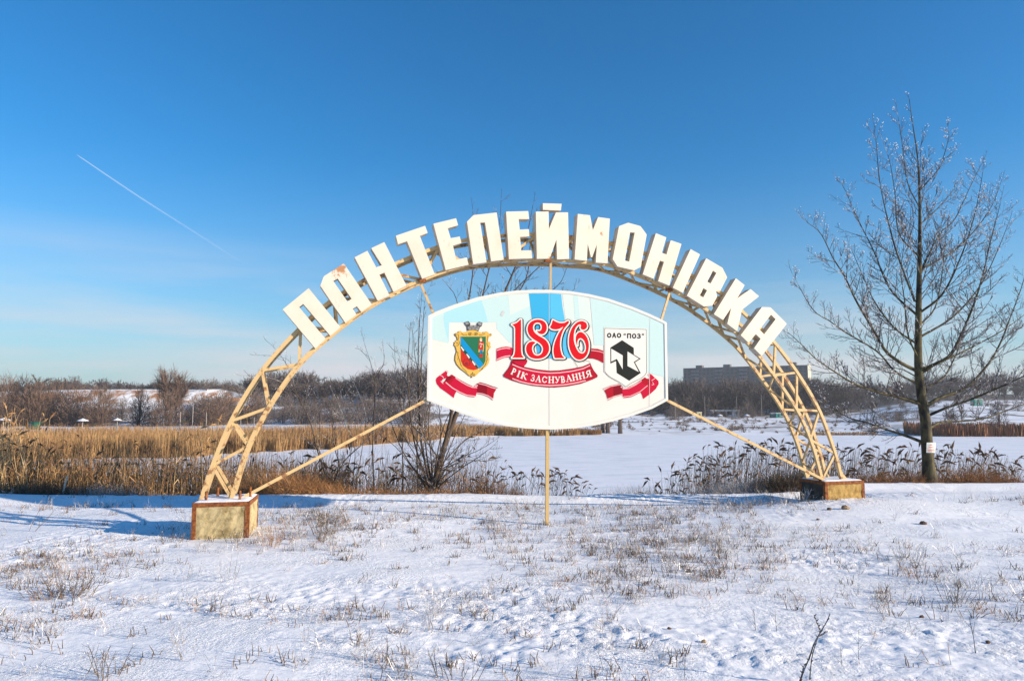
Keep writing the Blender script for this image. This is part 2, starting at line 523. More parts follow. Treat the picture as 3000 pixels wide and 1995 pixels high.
    n8 = N('ShaderNodeTexNoise'); n8.inputs['Scale'].default_value = 1.1; n8.inputs['Detail'].default_value = 4; K(geo.outputs['Position'], n8.inputs['Vector'])
    a8 = N('ShaderNodeMapRange'); a8.inputs['From Min'].default_value = 0.42; a8.inputs['From Max'].default_value = 0.62; a8.inputs['To Min'].default_value = 0.18; a8.inputs['To Max'].default_value = 1.0; K(n8.outputs['Fac'], a8.inputs['Value']); K(a8.outputs[0], bu.inputs['Strength'])
    K(n5.outputs['Fac'], bu.inputs['Height'])
    n6 = N('ShaderNodeTexNoise'); n6.inputs['Scale'].default_value = 0.9; n6.inputs['Detail'].default_value = 6; n6.inputs['Roughness'].default_value = 0.55
    mp6 = N('ShaderNodeMapping'); mp6.inputs['Scale'].default_value = (0.5, 1.4, 1); K(geo.outputs['Position'], mp6.inputs[0]); K(mp6.outputs[0], n6.inputs['Vector'])
    bu2 = N('ShaderNodeBump'); bu2.inputs['Distance'].default_value = 0.10; bu2.inputs['Strength'].default_value = 0.6
    K(n6.outputs['Fac'], bu2.inputs['Height']); K(bu.outputs[0], bu2.inputs['Normal']); K(bu2.outputs[0], b.inputs['Normal'])
    return m
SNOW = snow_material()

# ------------------------------------------------------------------ ground and pond
def axis(lo, hi, step, far_lo, far_hi, grow):
    a = list(np.arange(lo, hi, step))
    s = step; x = a[-1]; up = []
    while x < far_hi:
        s *= grow; x += s; up.append(x)
    s = step; x = a[0]; dn = []
    while x > far_lo:
        s *= grow; x -= s; dn.append(x)
    return np.array(dn[::-1] + a + up)
gx = axis(-7.2, 8.6, 0.029, -900, 1000, 1.12)
gy = list(np.arange(3.7, 6.2, 0.022)) + list(np.arange(6.2, 8.8, 0.031)) + list(np.arange(8.8, 13.2, 0.048))
y = gy[-1]; s = 0.04
while y < 44: y += s; gy.append(y); s *= 1.05
while y < 120: y += 3.0; gy.append(y)
while y < 200: y += 2.5; gy.append(y)
while y < 236: y += 1.4; gy.append(y)
s = 2.0
while y < 2600: y += s; gy.append(y); s *= 1.07
y = 3.6; s = 0.03; pre = []
while y > -60: y -= s; s *= 1.12; pre.append(y)
gy = np.array(pre[::-1] + gy)
GX, GY = np.meshgrid(gx, gy)
GZ = H(GX, GY)
nx, ny = len(gx), len(gy)
V = np.stack([GX.ravel(), GY.ravel(), GZ.ravel()], axis=1)
ii = (np.arange(ny - 1)[:, None] * nx + np.arange(nx - 1)[None, :])
Q = np.stack([ii, ii + 1, ii + nx + 1, ii + nx], axis=-1).reshape(-1)
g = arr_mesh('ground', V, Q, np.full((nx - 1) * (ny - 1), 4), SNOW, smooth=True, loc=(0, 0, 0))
tag(g, kind='structure', label='snow covered ground')

pond_x = axis(-60, 60, 2.0, -500, 500, 1.12)
pond_y = np.arange(17, 150, 1.5)
PX, PY = np.meshgrid(pond_x, pond_y)
PZ = POND + 0.03 * (fbm(PX * 0.4, PY * 0.4, 4, 90) - 0.5)
k = len(pond_x)
ii = (np.arange(len(pond_y) - 1)[:, None] * k + np.arange(k - 1)[None, :])
Q = np.stack([ii, ii + 1, ii + k + 1, ii + k], axis=-1).reshape(-1)
pm = mat('pond_snow', (0.86, 0.87, 0.89), 0.6, col2=(0.66, 0.685, 0.73), vscale=0.45, lo=0.48, hi=0.70, bump=0.09, bscale=0.8, stretch=(0.45, 1.3, 1))
g = arr_mesh('pond', np.stack([PX.ravel(), PY.ravel(), PZ.ravel()], axis=1), Q, np.full((k - 1) * (len(pond_y) - 1), 4), pm, smooth=True, loc=(0, 0, POND))
tag(g, kind='structure', label='frozen pond under snow')

# ------------------------------------------------------------------ arch
PL = atZ(636, 1462, 0.478)
dr = ray(2437, 1405)
PRt = PL.y * 1.285
PR = atY(2437, 1405, PRt)
YAW = math.atan2(PR.y - PL.y, PR.x - PL.x)
A = Plane(PL, YAW)
print('arch yaw', math.degrees(YAW), 'feet', PL, PR)
TD = 0.38
arch = thing('town_sign_arch', 'arched lattice truss of cream steel bars carrying big letters over the snow', 'arch', (PL.x, PL.y, 0), YAW)
def cr(pts, n):
    """smooth curve through points, n samples by arc length"""
    P = np.array(pts, float)
    P = np.vstack([2 * P[0] - P[1], P, 2 * P[-1] - P[-2]])
    o = []
    for i in range(1, len(P) - 2):
        for t in np.linspace(0, 1, 12, endpoint=False):
            p0, p1, p2, p3 = P[i - 1], P[i], P[i + 1], P[i + 2]
            o.append(0.5 * ((2 * p1) + (-p0 + p2) * t + (2 * p0 - 5 * p1 + 4 * p2 - p3) * t * t + (-p0 + 3 * p1 - 3 * p2 + p3) * t ** 3))
    o.append(P[-2]); o = np.array(o)
    s = np.concatenate([[0], np.cumsum(np.linalg.norm(np.diff(o, axis=0), axis=1))])
    q = np.linspace(0, s[-1], n)
    return np.stack([np.interp(q, s, o[:, i]) for i in range(o.shape[1])], axis=1)
inner_px = [(678, 1460), (724, 1315), (790, 1188), (873, 1070), (966, 983), (1095, 888), (1229, 823), (1370, 776), (1485, 763), (1613, 762), (1700, 768), (1773, 775),
            (1848, 799), (1962, 848), (2058, 901), (2158, 977), (2223, 1043), (2326, 1187), (2376, 1294), (2408, 1406)]
outer_px = [(588, 1466), (624, 1360), (684, 1219), (769, 1083), (873, 967), (958, 890), (1057, 827), (1164, 771), (1275, 727), (1366, 704), (1474, 691), (1560, 688), (1674, 695),
            (1790, 713), (1889, 743), (1982, 784), (2113, 860), (2186, 925), (2268, 1004), (2342, 1103), (2401, 1206), (2445, 1325), (2466, 1406)]
inner = cr([A.st(*p) for p in inner_px], 90)
outer = cr([A.st(*p) for p in outer_px], 90)
def near(curve, p):
    d = np.linalg.norm(curve - np.array(p), axis=1)
    return tuple(curve[int(np.argmin(d))])
def chord(curve, off, w=0.05):
    v = []; f = []
    n = len(curve)
    for i in range(n):
        t = curve[min(i + 1, n - 1)] - curve[max(i - 1, 0)]
        t = t / np.linalg.norm(t); nn = np.array([-t[1], t[0]]) * w / 2
        for s1, s2 in ((-1, -1), (1, -1), (1, 1), (-1, 1)):
            q = curve[i] + s1 * nn
            v.append(A.w(q[0], q[1], off + s2 * w / 2))
    for i in range(n - 1):
        b = i * 4
        for k in range(4):
            j = (k + 1) % 4
            f.append((b + k, b + j, b + 4 + j, b + 4 + k))
    f.append((3, 2, 1, 0)); b = (n - 1) * 4; f.append((b, b + 1, b + 2, b + 3))
    return v, f
for cv in (inner, outer):
    for off in (0, -TD):
        v, f = chord(cv, off)
        wmesh('chord', v, f, arch_paint, arch)
inner_nodes = [(678, 1460), (725, 1314), (790, 1189), (876, 1068), (985, 969), (1105, 882), (1229, 823), (1355, 779), (1485, 763), (1613, 762), (1740, 770),
               (1852, 800), (1962, 848), (2065, 905), (2165, 981), (2265, 1087), (2328, 1189), (2375, 1292), (2408, 1406)]
outer_nodes = [(624, 1361), (684, 1218), (770, 1083), (876, 965), (985, 868), (1110, 797), (1277, 727), (1418, 696), (1560, 688), (1690, 697),
               (1800, 715), (1915, 752), (2031, 806), (2125, 868), (2264, 1001), (2341, 1101), (2401, 1207), (2445, 1325)]
IN = [near(inner, A.st(*p)) for p in inner_nodes]
ON = [near(outer, A.st(*p)) for p in outer_nodes]
def brace(p, q, o0, o1, w=0.036, name='brace'):
    mb = MB(); mb.bar(A.w(*p, o0), A.w(*q, o1), w, w, up=A.n)
    return mb.build(name, arch_paint, arch)
for off in (-0.004, -TD + 0.004):
    for i in range(len(ON)):
        brace(IN[i], ON[i], off, off)
        brace(ON[i], IN[i + 1], off, off)
for nodes in (IN, ON):                       # lacing between front and back chords
    for i in range(len(nodes) - 1):
        m = (np.array(nodes[i]) + np.array(nodes[i + 1])) / 2
        cv = inner if nodes is IN else outer
        m = near(cv, m)
        if nodes is IN:
            brace(nodes[i], m, 0, -TD, 0.028, 'lacing_bar')
            brace(m, nodes[i + 1], -TD, 0, 0.028, 'lacing_bar')
        elif 1 < i < len(nodes) - 2:
            brace(nodes[i], nodes[i], 0, -TD, 0.03, 'lacing_bar')
# gusset plates at the feet
def gusset(p3, off, name='gusset_plate'):
    sub = [tuple(A.st(*q)) for q in p3]
    prism(name, [sub], A, off + 0.004, off - 0.004, rust if False else arch_paint, arch)
gusset([(2458, 1372), (2462, 1406), (2483, 1408)], 0.02)
gusset([(2386, 1375), (2408, 1407), (2384, 1404)], -0.02)
gusset([(2458, 1372), (2462, 1406), (2483, 1408)], -TD - 0.02)
gusset([(655, 1440), (676, 1462), (657, 1462)], -TD + 0.02)
# rusty weld spots where bars meet
for nd in (IN[6], IN[9], IN[12]):
    ws = MB()
    ws.bar(A.w(nd[0] - .05, nd[1] - .02, 0.028), A.w(nd[0] + .05, nd[1] - .02, 0.028), 0.06, 0.05)
    ws.build('weld', rust, arch)

# letters: outlines read off the photograph, laid out in the plane of the letter fronts
LA = Plane(PL + A.n * 0.11, YAW)
TA = lambda x, y: (820 + .20408 * x, 720 + .20408 * y)
T1 = lambda x, y: (500 + .38168 * x, 550 + .38168 * y)
TB = lambda x, y: (1140 + .15267 * x, 620 + .15267 * y)
TC = lambda x, y: (1460 + .15267 * x, 580 + .15267 * y)
TDD = lambda x, y: (1780 + .15304 * x, 640 + .15304 * y)
TE = lambda x, y: (2040 + .19139 * x, 760 + .19139 * y)
LET = [
    ('letter П, first of the word', TA, [(40, 915), (413, 610), (870, 1170), (725, 1292), (335, 835), (275, 880), (655, 1335), (510, 1475)], []),
    ('letter А with a rusty top corner', TA, [(630, 440), (918, 255), (1320, 845), (1170, 950), (1105, 868), (1045, 905), (1100, 990), (940, 1105), (580, 575)], [[(765, 505), (830, 470), (1030, 762), (970, 802)]]),
    ('letter Н left of the letter Т', T1, [(1412, 535), (1510, 485), (1578, 612), (1621, 595), (1540, 465), (1640, 418), (1810, 752), (1712, 800), (1641, 652), (1602, 668), (1680, 828), (1590, 868)], []),
    ('letter Т', TB, [(130, 465), (690, 275), (740, 410), (590, 468), (875, 1205), (635, 1290), (345, 572), (172, 628)], []),
    ('letter Е right of the letter Т', TB, [(850, 235), (1285, 130), (1325, 265), (1125, 322), (1182, 512), (1355, 480), (1388, 605), (1225, 655), (1290, 925), (1490, 880), (1525, 1020), (1088, 1125)], []),
    ('letter Л with a cut top corner', TB, [(1495, 195), (1620, 70), (2065, 20), (2200, 925), (1960, 955), (1840, 210), (1748, 215), (1870, 975), (1615, 1010)], []),
    ('letter Е left of the topmost letter', TC, [(150, 265), (575, 255), (590, 410), (390, 405), (410, 610), (585, 600), (595, 740), (415, 750), (440, 1010), (635, 1005), (650, 1160), (205, 1175)], []),
    ('letter Й at the crown of the arch', TC, [(720, 265), (965, 262), (971, 600), (1105, 280), (1338, 280), (1358, 1170), (1128, 1178), (1115, 800), (985, 1165), (740, 1170)], []),
    ('letter М with a rust streak', TC, [(1525, 308), (1760, 335), (1815, 620), (1915, 370), (2140, 400), (2095, 1255), (1870, 1240), (1890, 900), (1800, 1140), (1778, 1138), (1715, 880), (1700, 1208), (1465, 1180)], []),
    ('letter О', TDD, [(220, 150), (395, 85), (630, 150), (750, 310), (635, 930), (515, 995), (190, 920), (100, 780)], [[(432, 265), (520, 275), (415, 828), (330, 808)]]),
    ('letter Н right of the letter О', TDD, [(925, 285), (1125, 365), (1040, 660), (1128, 692), (1210, 420), (1415, 490), (1180, 1285), (970, 1200), (1080, 833), (1003, 808), (880, 1155), (675, 1070)], []),
    ('letter І', TDD, [(1590, 590), (1770, 690), (1440, 1425), (1250, 1325)], []),
    ('letter В', TE, [(152, -15), (400, 130), (472, 275), (368, 478), (302, 490), (318, 570), (245, 708), (120, 722), (-143, 556)], [[(255, 172), (308, 208), (218, 372), (168, 342)], [(110, 438), (165, 475), (108, 582), (52, 552)]]),
    ('letter К', TE, [(605, 290), (740, 395), (625, 598), (830, 455), (960, 565), (700, 770), (625, 1100), (475, 985), (535, 740), (410, 927), (270, 838)], []),
    ('letter А, last of the word', TE, [(1005, 730), (1135, 735), (1385, 985), (1000, 1475), (885, 1360), (985, 1215), (912, 1142), (800, 1275), (680, 1160)], [[(1145, 845), (1215, 915), (1038, 1148), (968, 1070)]]),
]
def rusty_letter_material(center, rad):
    m = cream_face.copy(); m.name = 'cream_paint_rust_patch'
    t = m.node_tree; N = t.nodes.new; K = t.links.new
    b = t.nodes['Principled BSDF']
    src = b.inputs['Base Color'].links[0].from_socket
    geo = N('ShaderNodeNewGeometry')
    vm = N('ShaderNodeVectorMath'); vm.operation = 'DISTANCE'; vm.inputs[1].default_value = center
    K(geo.outputs['Position'], vm.inputs[0])
    mr = N('ShaderNodeMapRange'); mr.inputs['From Min'].default_value = rad; mr.inputs['From Max'].default_value = 0.0
    K(vm.outputs['Value'], mr.inputs['Value'])
    n = N('ShaderNodeTexNoise'); n.inputs['Scale'].default_value = 16; n.inputs['Detail'].default_value = 8; n.inputs['Roughness'].default_value = .7
    K(geo.outputs['Position'], n.inputs['Vector'])
    ad = N('ShaderNodeMath'); ad.operation = 'MULTIPLY_ADD'; K(mr.outputs[0], ad.inputs[0]); ad.inputs[1].default_value = 0.38; K(n.outputs['Fac'], ad.inputs[2])
    m2 = N('ShaderNodeMapRange'); m2.inputs['From Min'].default_value = 0.68; m2.inputs['From Max'].default_value = 0.80; K(ad.outputs[0], m2.inputs['Value'])
    mi = N('ShaderNodeMix'); mi.data_type = 'RGBA'; mi.inputs['B'].default_value = (0.42, 0.20, 0.09, 1)
    K(m2.outputs[0], mi.inputs['Factor']); K(src, mi.inputs['A']); K(mi.outputs['Result'], b.inputs['Base Color'])
    return m
def pw(fn, x, y):
    s, t = LA.st(*fn(x, y)); return LA.w(s, t)
def add_flecks(m):
    t = m.node_tree; N = t.nodes.new; K = t.links.new
    b = t.nodes['Principled BSDF']; src = b.inputs['Base Color'].links[0].from_socket
    geo = N('ShaderNodeNewGeometry')
    mp_ = N('ShaderNodeMapping'); mp_.inputs['Scale'].default_value = (1, 1, 0.35); K(geo.outputs['Position'], mp_.inputs[0])
    n = N('ShaderNodeTexNoise'); n.inputs['Scale'].default_value = 13; n.inputs['Detail'].default_value = 9; n.inputs['Roughness'].default_value = .7; K(mp_.outputs[0], n.inputs['Vector'])
    m2 = N('ShaderNodeMapRange'); m2.inputs['From Min'].default_value = 0.61; m2.inputs['From Max'].default_value = 0.74; m2.inputs['To Max'].default_value = .8; K(n.outputs['Fac'], m2.inputs['Value'])
    mi = N('ShaderNodeMix'); mi.data_type = 'RGBA'; mi.inputs['B'].default_value = (0.40, 0.22, 0.10, 1)
    K(m2.outputs[0], mi.inputs['Factor']); K(src, mi.inputs['A']); K(mi.outputs['Result'], b.inputs['Base Color'])
add_flecks(cream_face)
special = {1: (pw(TA, 850, 330), 0.22), 8: (pw(TC, 1985, 690), 0.07), 7: (pw(TC, 1000, 1170), 0.12)}
hts = []
for i, (lab, fn, outl, holes) in enumerate(LET):
    loops = [[LA.st(*fn(*p)) for p in outl]] + [[LA.st(*fn(*p)) for p in h] for h in holes]
    fm = cream_face
    if i in special:
        fm = rusty_letter_material(special[i][0], special[i][1])
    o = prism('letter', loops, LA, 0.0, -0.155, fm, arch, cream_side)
    o['label'] = 'big cream sheet metal ' + lab
    if i == 7:
        sub = [LA.st(*TC(*p)) for p in [(855, 105), (1215, 115), (1200, 245), (855, 230)]]
        prism('breve_bar', [sub], LA, 0.0, -0.155, cream_face, arch, cream_side)
def hh(fn, a, b):
    p, q = LA.st(*fn(*a)), LA.st(*fn(*b)); return round(math.hypot(p[0] - q[0], p[1] - q[1]), 3)
print('letter heights', hh(TA, (413, 610), (870, 1170)), hh(TB, (850, 235), (1088, 1125)), hh(TC, (1338, 280), (1358, 1170)), hh(TDD, (1590, 590), (1250, 1325)), hh(TE, (1385, 985), (1000, 1475)))

# ------------------------------------------------------------------ footing blocks
def block(label, face, F0, yaw, w, d, top, face_mat, side_mat, snow_t=0.018, bolts=()):
    u = Vector((math.cos(yaw), math.sin(yaw), 0)); b = Vector((-math.sin(yaw), math.cos(yaw), 0))
    F0 = Vector((F0[0], F0[1], 0))
    t = thing('concrete_footing', label, 'concrete block', (F0 + u * w / 2 + b * d / 2) + Vector((0, 0, 0)), yaw, None)
    z0 = -0.22
    e = 0.006
    # body with slightly worn, uneven faces
    nx_, nz_ = 14, 10
    v = []; f = []
    def grid(o, a, c, na, nc, nrm, amp):
        bs = len(v)
        for j in range(nc + 1):
            for i in range(na + 1):
                p = o + a * (i / na) + c * (j / nc)
                edge = min(i, na - i, j, nc - j)
                p = p + nrm * (amp * (random.random() - 0.5) if edge > 0 else 0)
                v.append(p)
        for j in range(nc):
            for i in range(na):
                k = bs + j * (na + 1) + i
                f.append((k, k + 1, k + na + 2, k + na + 1))
    hz = Vector((0, 0, top - z0))
    o0 = F0 + Vector((0, 0, z0))
    grid(o0, u * w, hz, nx_, nz_, -b, 0.012)
    grid(o0 + u * w, b * d, hz, nx_, nz_, u, 0.012)
    grid(o0 + u * w + b * d, -u * w, hz, nx_, nz_, b, 0.012)
    grid(o0 + b * d, -b * d, hz, nx_, nz_, -u, 0.012)
    grid(o0 + hz, u * w, b * d, nx_, nx_, Vector((0, 0, 1)), 0.004)
    k1 = nx_ * nz_
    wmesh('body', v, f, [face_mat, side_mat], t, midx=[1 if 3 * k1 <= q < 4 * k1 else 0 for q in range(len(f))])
    # rusty angle irons on the edges
    L_ = 0.048; th = 0.006
    def angle(p, q, n1, n2, nm='angle_iron'):
        """L section along p-q: flanges lie on faces with outward normals n1 and n2"""
        mb = MB(); dv = q - p
        mb.box(p + n1 * 0.001 - n2 * L_, dv, n2 * (L_ + th), n1 * th)
        mb.box(p + n2 * 0.001 - n1 * L_, dv, n1 * (L_ - 0.001), n2 * th)
        return mb.build(nm, rust, t)
    tz = Vector((0, 0, 1))
    c = [F0, F0 + u * w, F0 + u * w + b * d, F0 + b * d]
    for p, n1, n2 in ((c[0], -b, -u), (c[1], -b, u), (c[2], b, u), (c[3], b, -u)):
        angle(p + tz * z0, p + tz * (top - L_ - .002), n1, n2)
    for p, q, n1 in ((c[0], c[1], -b), (c[1], c[2], u), (c[2], c[3], b), (c[3], c[0], -u)):
        angle(p + tz * top, q + tz * top, n1, tz, 'edge_iron')
    # settled snow on top, thinning to an uneven rim
    v = []; f = []
    n = 22
    for j in range(n + 1):
        for i in range(n + 1):
            a = i / n; bb = j / n
            ed = min(a, 1 - a, bb, 1 - bb)
            hgt = snow_t * min(1, ed / 0.06) * (0.75 + 0.6 * float(fbm(a * 6 + yaw, bb * 6, 3, 3))) + 0.007
            jit = 0.012 * (float(vnoise(a * 9, bb * 9, 8)) - 0.5)
            v.append(F0 + u * (w * (0.01 + 0.98 * a) + jit) + b * (d * (0.01 + 0.98 * bb) + jit) + tz * (top + hgt))
    for j in range(n):
        for i in range(n):
            k_ = j * (n + 1) + i
            f.append((k_, k_ + 1, k_ + n + 2, k_ + n + 1))
    wmesh('snow_cap', v, f, snowcap, t, smooth=True)
    for (a, bb, hgt, rr) in bolts:
        p = F0 + u * w * a + b * d * bb + tz * top
        mb = MB()
        prof = [(rr * 1.0, 0.0)]
        k_ = int(hgt / 0.022)
        for q in range(k_):
            prof += [(rr, q * hgt / k_ + 0.004), (rr * 1.07, q * hgt / k_ + 0.011)]
        prof += [(rr * 0.95, hgt), (rr * .6, hgt + .004)]
        mb.lathe(p, prof, 10)
        mb.build('anchor_bolt', rust, t, smooth=False)
        mb = MB(); mb.lathe(p, [(rr * 2.0, 0.0), (rr * 2.0, 0.02), (rr * 1.3, 0.024)], 6); mb.build('nut', rust, t)
    return t
shade_side = mat('shaded_stained_concrete', (0.035, 0.03, 0.026), 0.85, col2=(0.10, 0.075, 0.045), vscale=6, bump=.006, bscale=24)  # shade and dark stains painted into the right footing's left face
FL = atZ(560, 1583, 0.0)
yl = R(12)
wl_ = 164 / (F / FL.y * (math.cos(yl) + .41 * math.sin(yl)))
block('pale concrete block under the left foot of the arch, four rusty bolts on top', None, FL, yl, wl_, 0.80, 0.462, concrete, concrete,
      bolts=[(0.20, 0.13, 0.135, 0.0165), (0.30, 0.62, 0.14, 0.0165), (0.80, 0.16, 0.13, 0.0165), (0.93, 0.50, 0.15, 0.0165)])
FRY = PR.y - 0.20
FR = atY(2417, 1412, FRY)
print('right block', FR, 'left block', FL, wl_)
block('ochre concrete block under the right foot of the arch, its left side in shade', None, FR, YAW, 0.79, 0.63, FR.z, concrete_ochre, shade_side,
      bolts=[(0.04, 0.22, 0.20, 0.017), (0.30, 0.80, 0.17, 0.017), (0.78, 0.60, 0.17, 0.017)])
# ------------------------------------------------------------------ board
BYAW = R(8.4)
bc = A.st(1613, 1000)
pc = A.w(bc[0], 0, -0.02)
B = Plane(Vector((pc.x, pc.y, 0)), BYAW)
board = thing('sign_board', 'white oval-topped welcome board with coat of arms, red 1876 and ribbons, hung under the arch', 'sign', (pc.x, pc.y, 0), BYAW)
board_px = [(1255, 926), (1275, 915), (1328, 894.5), (1398, 872), (1463, 858.5), (1511, 852.6), (1560, 850.3), (1614, 850.3), (1670, 854), (1726, 863), (1782, 876), (1852, 900), (1903, 921),
            (1937, 937), (1952, 945), (1956, 1172), (1909, 1197), (1852, 1217), (1796, 1233), (1740, 1245.5), (1684, 1253.5), (1628, 1257), (1590, 1257), (1538, 1254), (1482, 1247), (1426, 1234),
            (1370, 1216), (1314, 1196), (1251, 1172)]
bl = [B.st(*p) for p in board_px]
prism('panel', [bl], B, 0.0, -0.11, board_white, board, board_edge)
# raised rim strip along the edge of the panel
cen = np.array(bl).mean(axis=0)
def inset(lp, dist):
    P = np.array(lp); n = len(P); o = []
    area = 0.5 * sum(P[i][0] * P[(i + 1) % n][1] - P[(i + 1) % n][0] * P[i][1] for i in range(n))
    sg = 1 if area > 0 else -1
    for i in range(n):
        a, b, c = P[i - 1], P[i], P[(i + 1) % n]
        e1 = (b - a) / np.linalg.norm(b - a); e2 = (c - b) / np.linalg.norm(c - b)
        n1 = sg * np.array([-e1[1], e1[0]]); n2 = sg * np.array([-e2[1], e2[0]])
        m = n1 + n2; m = m / max(1e-6, m.dot(m)) * 2
        o.append(tuple(b + m * dist))
    return o
ri, ro = inset(bl, 0.050), inset(bl, 0.034)
v = []; f = []
n = len(bl)
for lp, off in ((inset(bl, -0.004), 0.0), (inset(bl, -0.004), 0.010), (ro, 0.012), (ri, 0.003), (ri, 0.0)):
    v += [B.w(s, t, off) for s, t in lp]
for k in range(4):
    for i in range(n):
        j = (i + 1) % n
        f.append((k * n + i, k * n + j, (k + 1) * n + j, (k + 1) * n + i))
wmesh('rim', v, f, board_white, board)

class Print:
    """flat printed artwork: every layer a thin skin a fraction of a millimetre above the one below"""
    def __init__(self):
        self.v = []; self.f = []; self.m = []; self.mi = []; self.lay = 0
    def _mat(self, c):
        m = INK[c]
        if m not in self.m: self.m.append(m)
        return self.m.index(m)
    def loops(self, lps, c, off):
        k = self._mat(c)
        vf = [[Vector((s, t, 0)) for s, t in lp] for lp in lps]
        tri = tessellate_polygon(vf)
        flat = [q for lp in lps for q in lp]
        b = len(self.v)
        V_ = [B.w(s, t, off) for s, t in flat]
        self.v += V_
        for a, b2, c2 in tri:
            kk = (V_[b2] - V_[a]).cross(V_[c2] - V_[a]).dot(B.n)
            if abs(kk) < 1e-12: continue
            if kk < 0: b2, c2 = c2, b2
            self.f.append((b + a, b + b2, b + c2)); self.mi.append(k)
    def poly(self, tf, pts, c, off=None, smooth=False):
        if off is None:
            self.lay += 0.0003; off = self.lay
        P = [B.st(*tf(*p)) for p in pts]
        if smooth:
            q = cr(P + [P[0]], len(P) * 6)
            P = [tuple(x) for x in q[:-1]]
        self.loops([P], c, off)
    def sdf(self, tf, fn, bbox, step, c, off=None):
        if off is None:
            self.lay += 0.0003; off = self.lay
        x0, y0, x1, y1 = bbox
        xs = np.arange(x0, x1 + step, step); ys = np.arange(y0, y1 + step, step)
        X, Y = np.meshgrid(xs, ys)
        S = fn(X, Y)
        loops = contour(S, xs, ys)
        loops = [[B.st(*tf(*p)) for p in lp] for lp in loops if len(lp) > 5]
        def area(l): return 0.5 * sum(l[i][0] * l[(i + 1) % len(l)][1] - l[(i + 1) % len(l)][0] * l[i][1] for i in range(len(l)))
        def inside(p, l):
            r = False; j = len(l) - 1
            for i in range(len(l)):
                if (l[i][1] > p[1]) != (l[j][1] > p[1]) and p[0] < (l[j][0] - l[i][0]) * (p[1] - l[i][1]) / (l[j][1] - l[i][1]) + l[i][0]:
                    r = not r
                j = i
            return r
        depth = [sum(inside(l[0], m) for m in loops if m is not l) for l in loops]
        for i, l in enumerate(loops):
            if depth[i] % 2 == 0:
                hs_ = [m for j, m in enumerate(loops) if depth[j] == depth[i] + 1 and inside(m[0], l)]
                self.loops([l] + hs_, c, off)
    def build(self, name, label=None):
        o = wmesh(name, self.v, self.f, self.m, board, midx=self.mi)
        if label: o['label'] = label
        return o
def contour(S, xs, ys):
    ny_, nx_ = S.shape
    I = S < 0
    c = (I[:-1, :-1] * 1 + I[:-1, 1:] * 2 + I[1:, 1:] * 4 + I[1:, :-1] * 8)
    jj, iq = np.nonzero((c > 0) & (c < 15))
    pts = {}; nxt = {}
    def pt(e):
        if e in pts: return
        k, j, i = e
        if k == 0:
            a, b = S[j, i], S[j, i + 1]; t = a / (a - b); pts[e] = (xs[i] + t * (xs[i + 1] - xs[i]), ys[j])
        else:
            a, b = S[j, i], S[j + 1, i]; t = a / (a - b); pts[e] = (xs[i], ys[j] + t * (ys[j + 1] - ys[j]))
    T = {1: [(3, 0)], 2: [(0, 1)], 3: [(3, 1)], 4: [(1, 2)], 5: [(3, 2), (1, 0)], 6: [(0, 2)], 7: [(3, 2)], 8: [(2, 3)], 9: [(2, 0)], 10: [(0, 3), (2, 1)], 11: [(2, 1)], 12: [(1, 3)], 13: [(1, 0)], 14: [(0, 3)]}
    for j, i in zip(jj.tolist(), iq.tolist()):
        E = [(0, j, i), (1, j, i + 1), (0, j + 1, i), (1, j, i)]
        for a, b in T[int(c[j, i])]:
            pt(E[a]); pt(E[b]); nxt[E[a]] = E[b]
    loops = []; seen = set()
    for s in list(nxt):
        if s in seen: continue
        lp = []; e = s
        while e in nxt and e not in seen:
            seen.add(e); lp.append(pts[e]); e = nxt[e]
        if e == s and len(lp) > 3:
            # drop nearly collinear points
            o = []
            for k in range(len(lp)):
                a = o[-1] if o else lp[k - 1]; b = lp[k]; d = lp[(k + 1) % len(lp)]
                cr_ = abs((b[0] - a[0]) * (d[1] - a[1]) - (b[1] - a[1]) * (d[0] - a[0]))
                if cr_ > 0.10 * (xs[1] - xs[0]) ** 2 * 1.0 or k % 12 == 0:
                    o.append(b)
            loops.append(o)
    return loops
def seg_d(X, Y, a, b):
    ax, ay = a; bx, by = b
    dx, dy = bx - ax, by - ay
    L2 = dx * dx + dy * dy + 1e-9
    t = np.clip(((X - ax) * dx + (Y - ay) * dy) / L2, 0, 1)
    return np.hypot(X - ax - t * dx, Y - ay - t * dy)
def poly_sdf(P):
    P = [tuple(p) for p in P]
    def fn(X, Y):
        d = np.full(X.shape, 1e9); ins = np.zeros(X.shape, bool)
        n = len(P)
        for i in range(n):
            a, b = P[i], P[(i + 1) % n]
            d = np.minimum(d, seg_d(X, Y, a, b))
            if a[1] != b[1]:
                cond = ((a[1] > Y) != (b[1] > Y)) & (X < (b[0] - a[0]) * (Y - a[1]) / (b[1] - a[1]) + a[0])
                ins ^= cond
        return np.where(ins, -d, d)
    return fn
def stroke_sdf(strokes):
    """strokes: list of (polyline, half width)"""
    def fn(X, Y):
        d = np.full(X.shape, 1e9)
        for pl, w in strokes:
            for i in range(len(pl) - 1):
                d = np.minimum(d, seg_d(X, Y, pl[i], pl[i + 1]) - w)
        return d
    return fn
def crp(P, m=5):
    q = cr(list(P) + [P[0]], len(P) * m)
    return [tuple(x) for x in q[:-1]]

def tfm(ox, oy, s):
    return lambda x, y: (ox + s * x, oy + s * y)
T6 = tfm(1420, 900, .184915)
T7 = tfm(1230, 840, .28063)
T8 = tfm(1600, 840, .28065)
TF = tfm(1490, 925, .089286)
TG = tfm(1600, 925, .089286)
TH = tfm(1460, 1030, .12723)
TI = tfm(1270, 1070, .084818)
TJ = tfm(1760, 950, .14674)
TK = tfm(1320, 935, .11159)

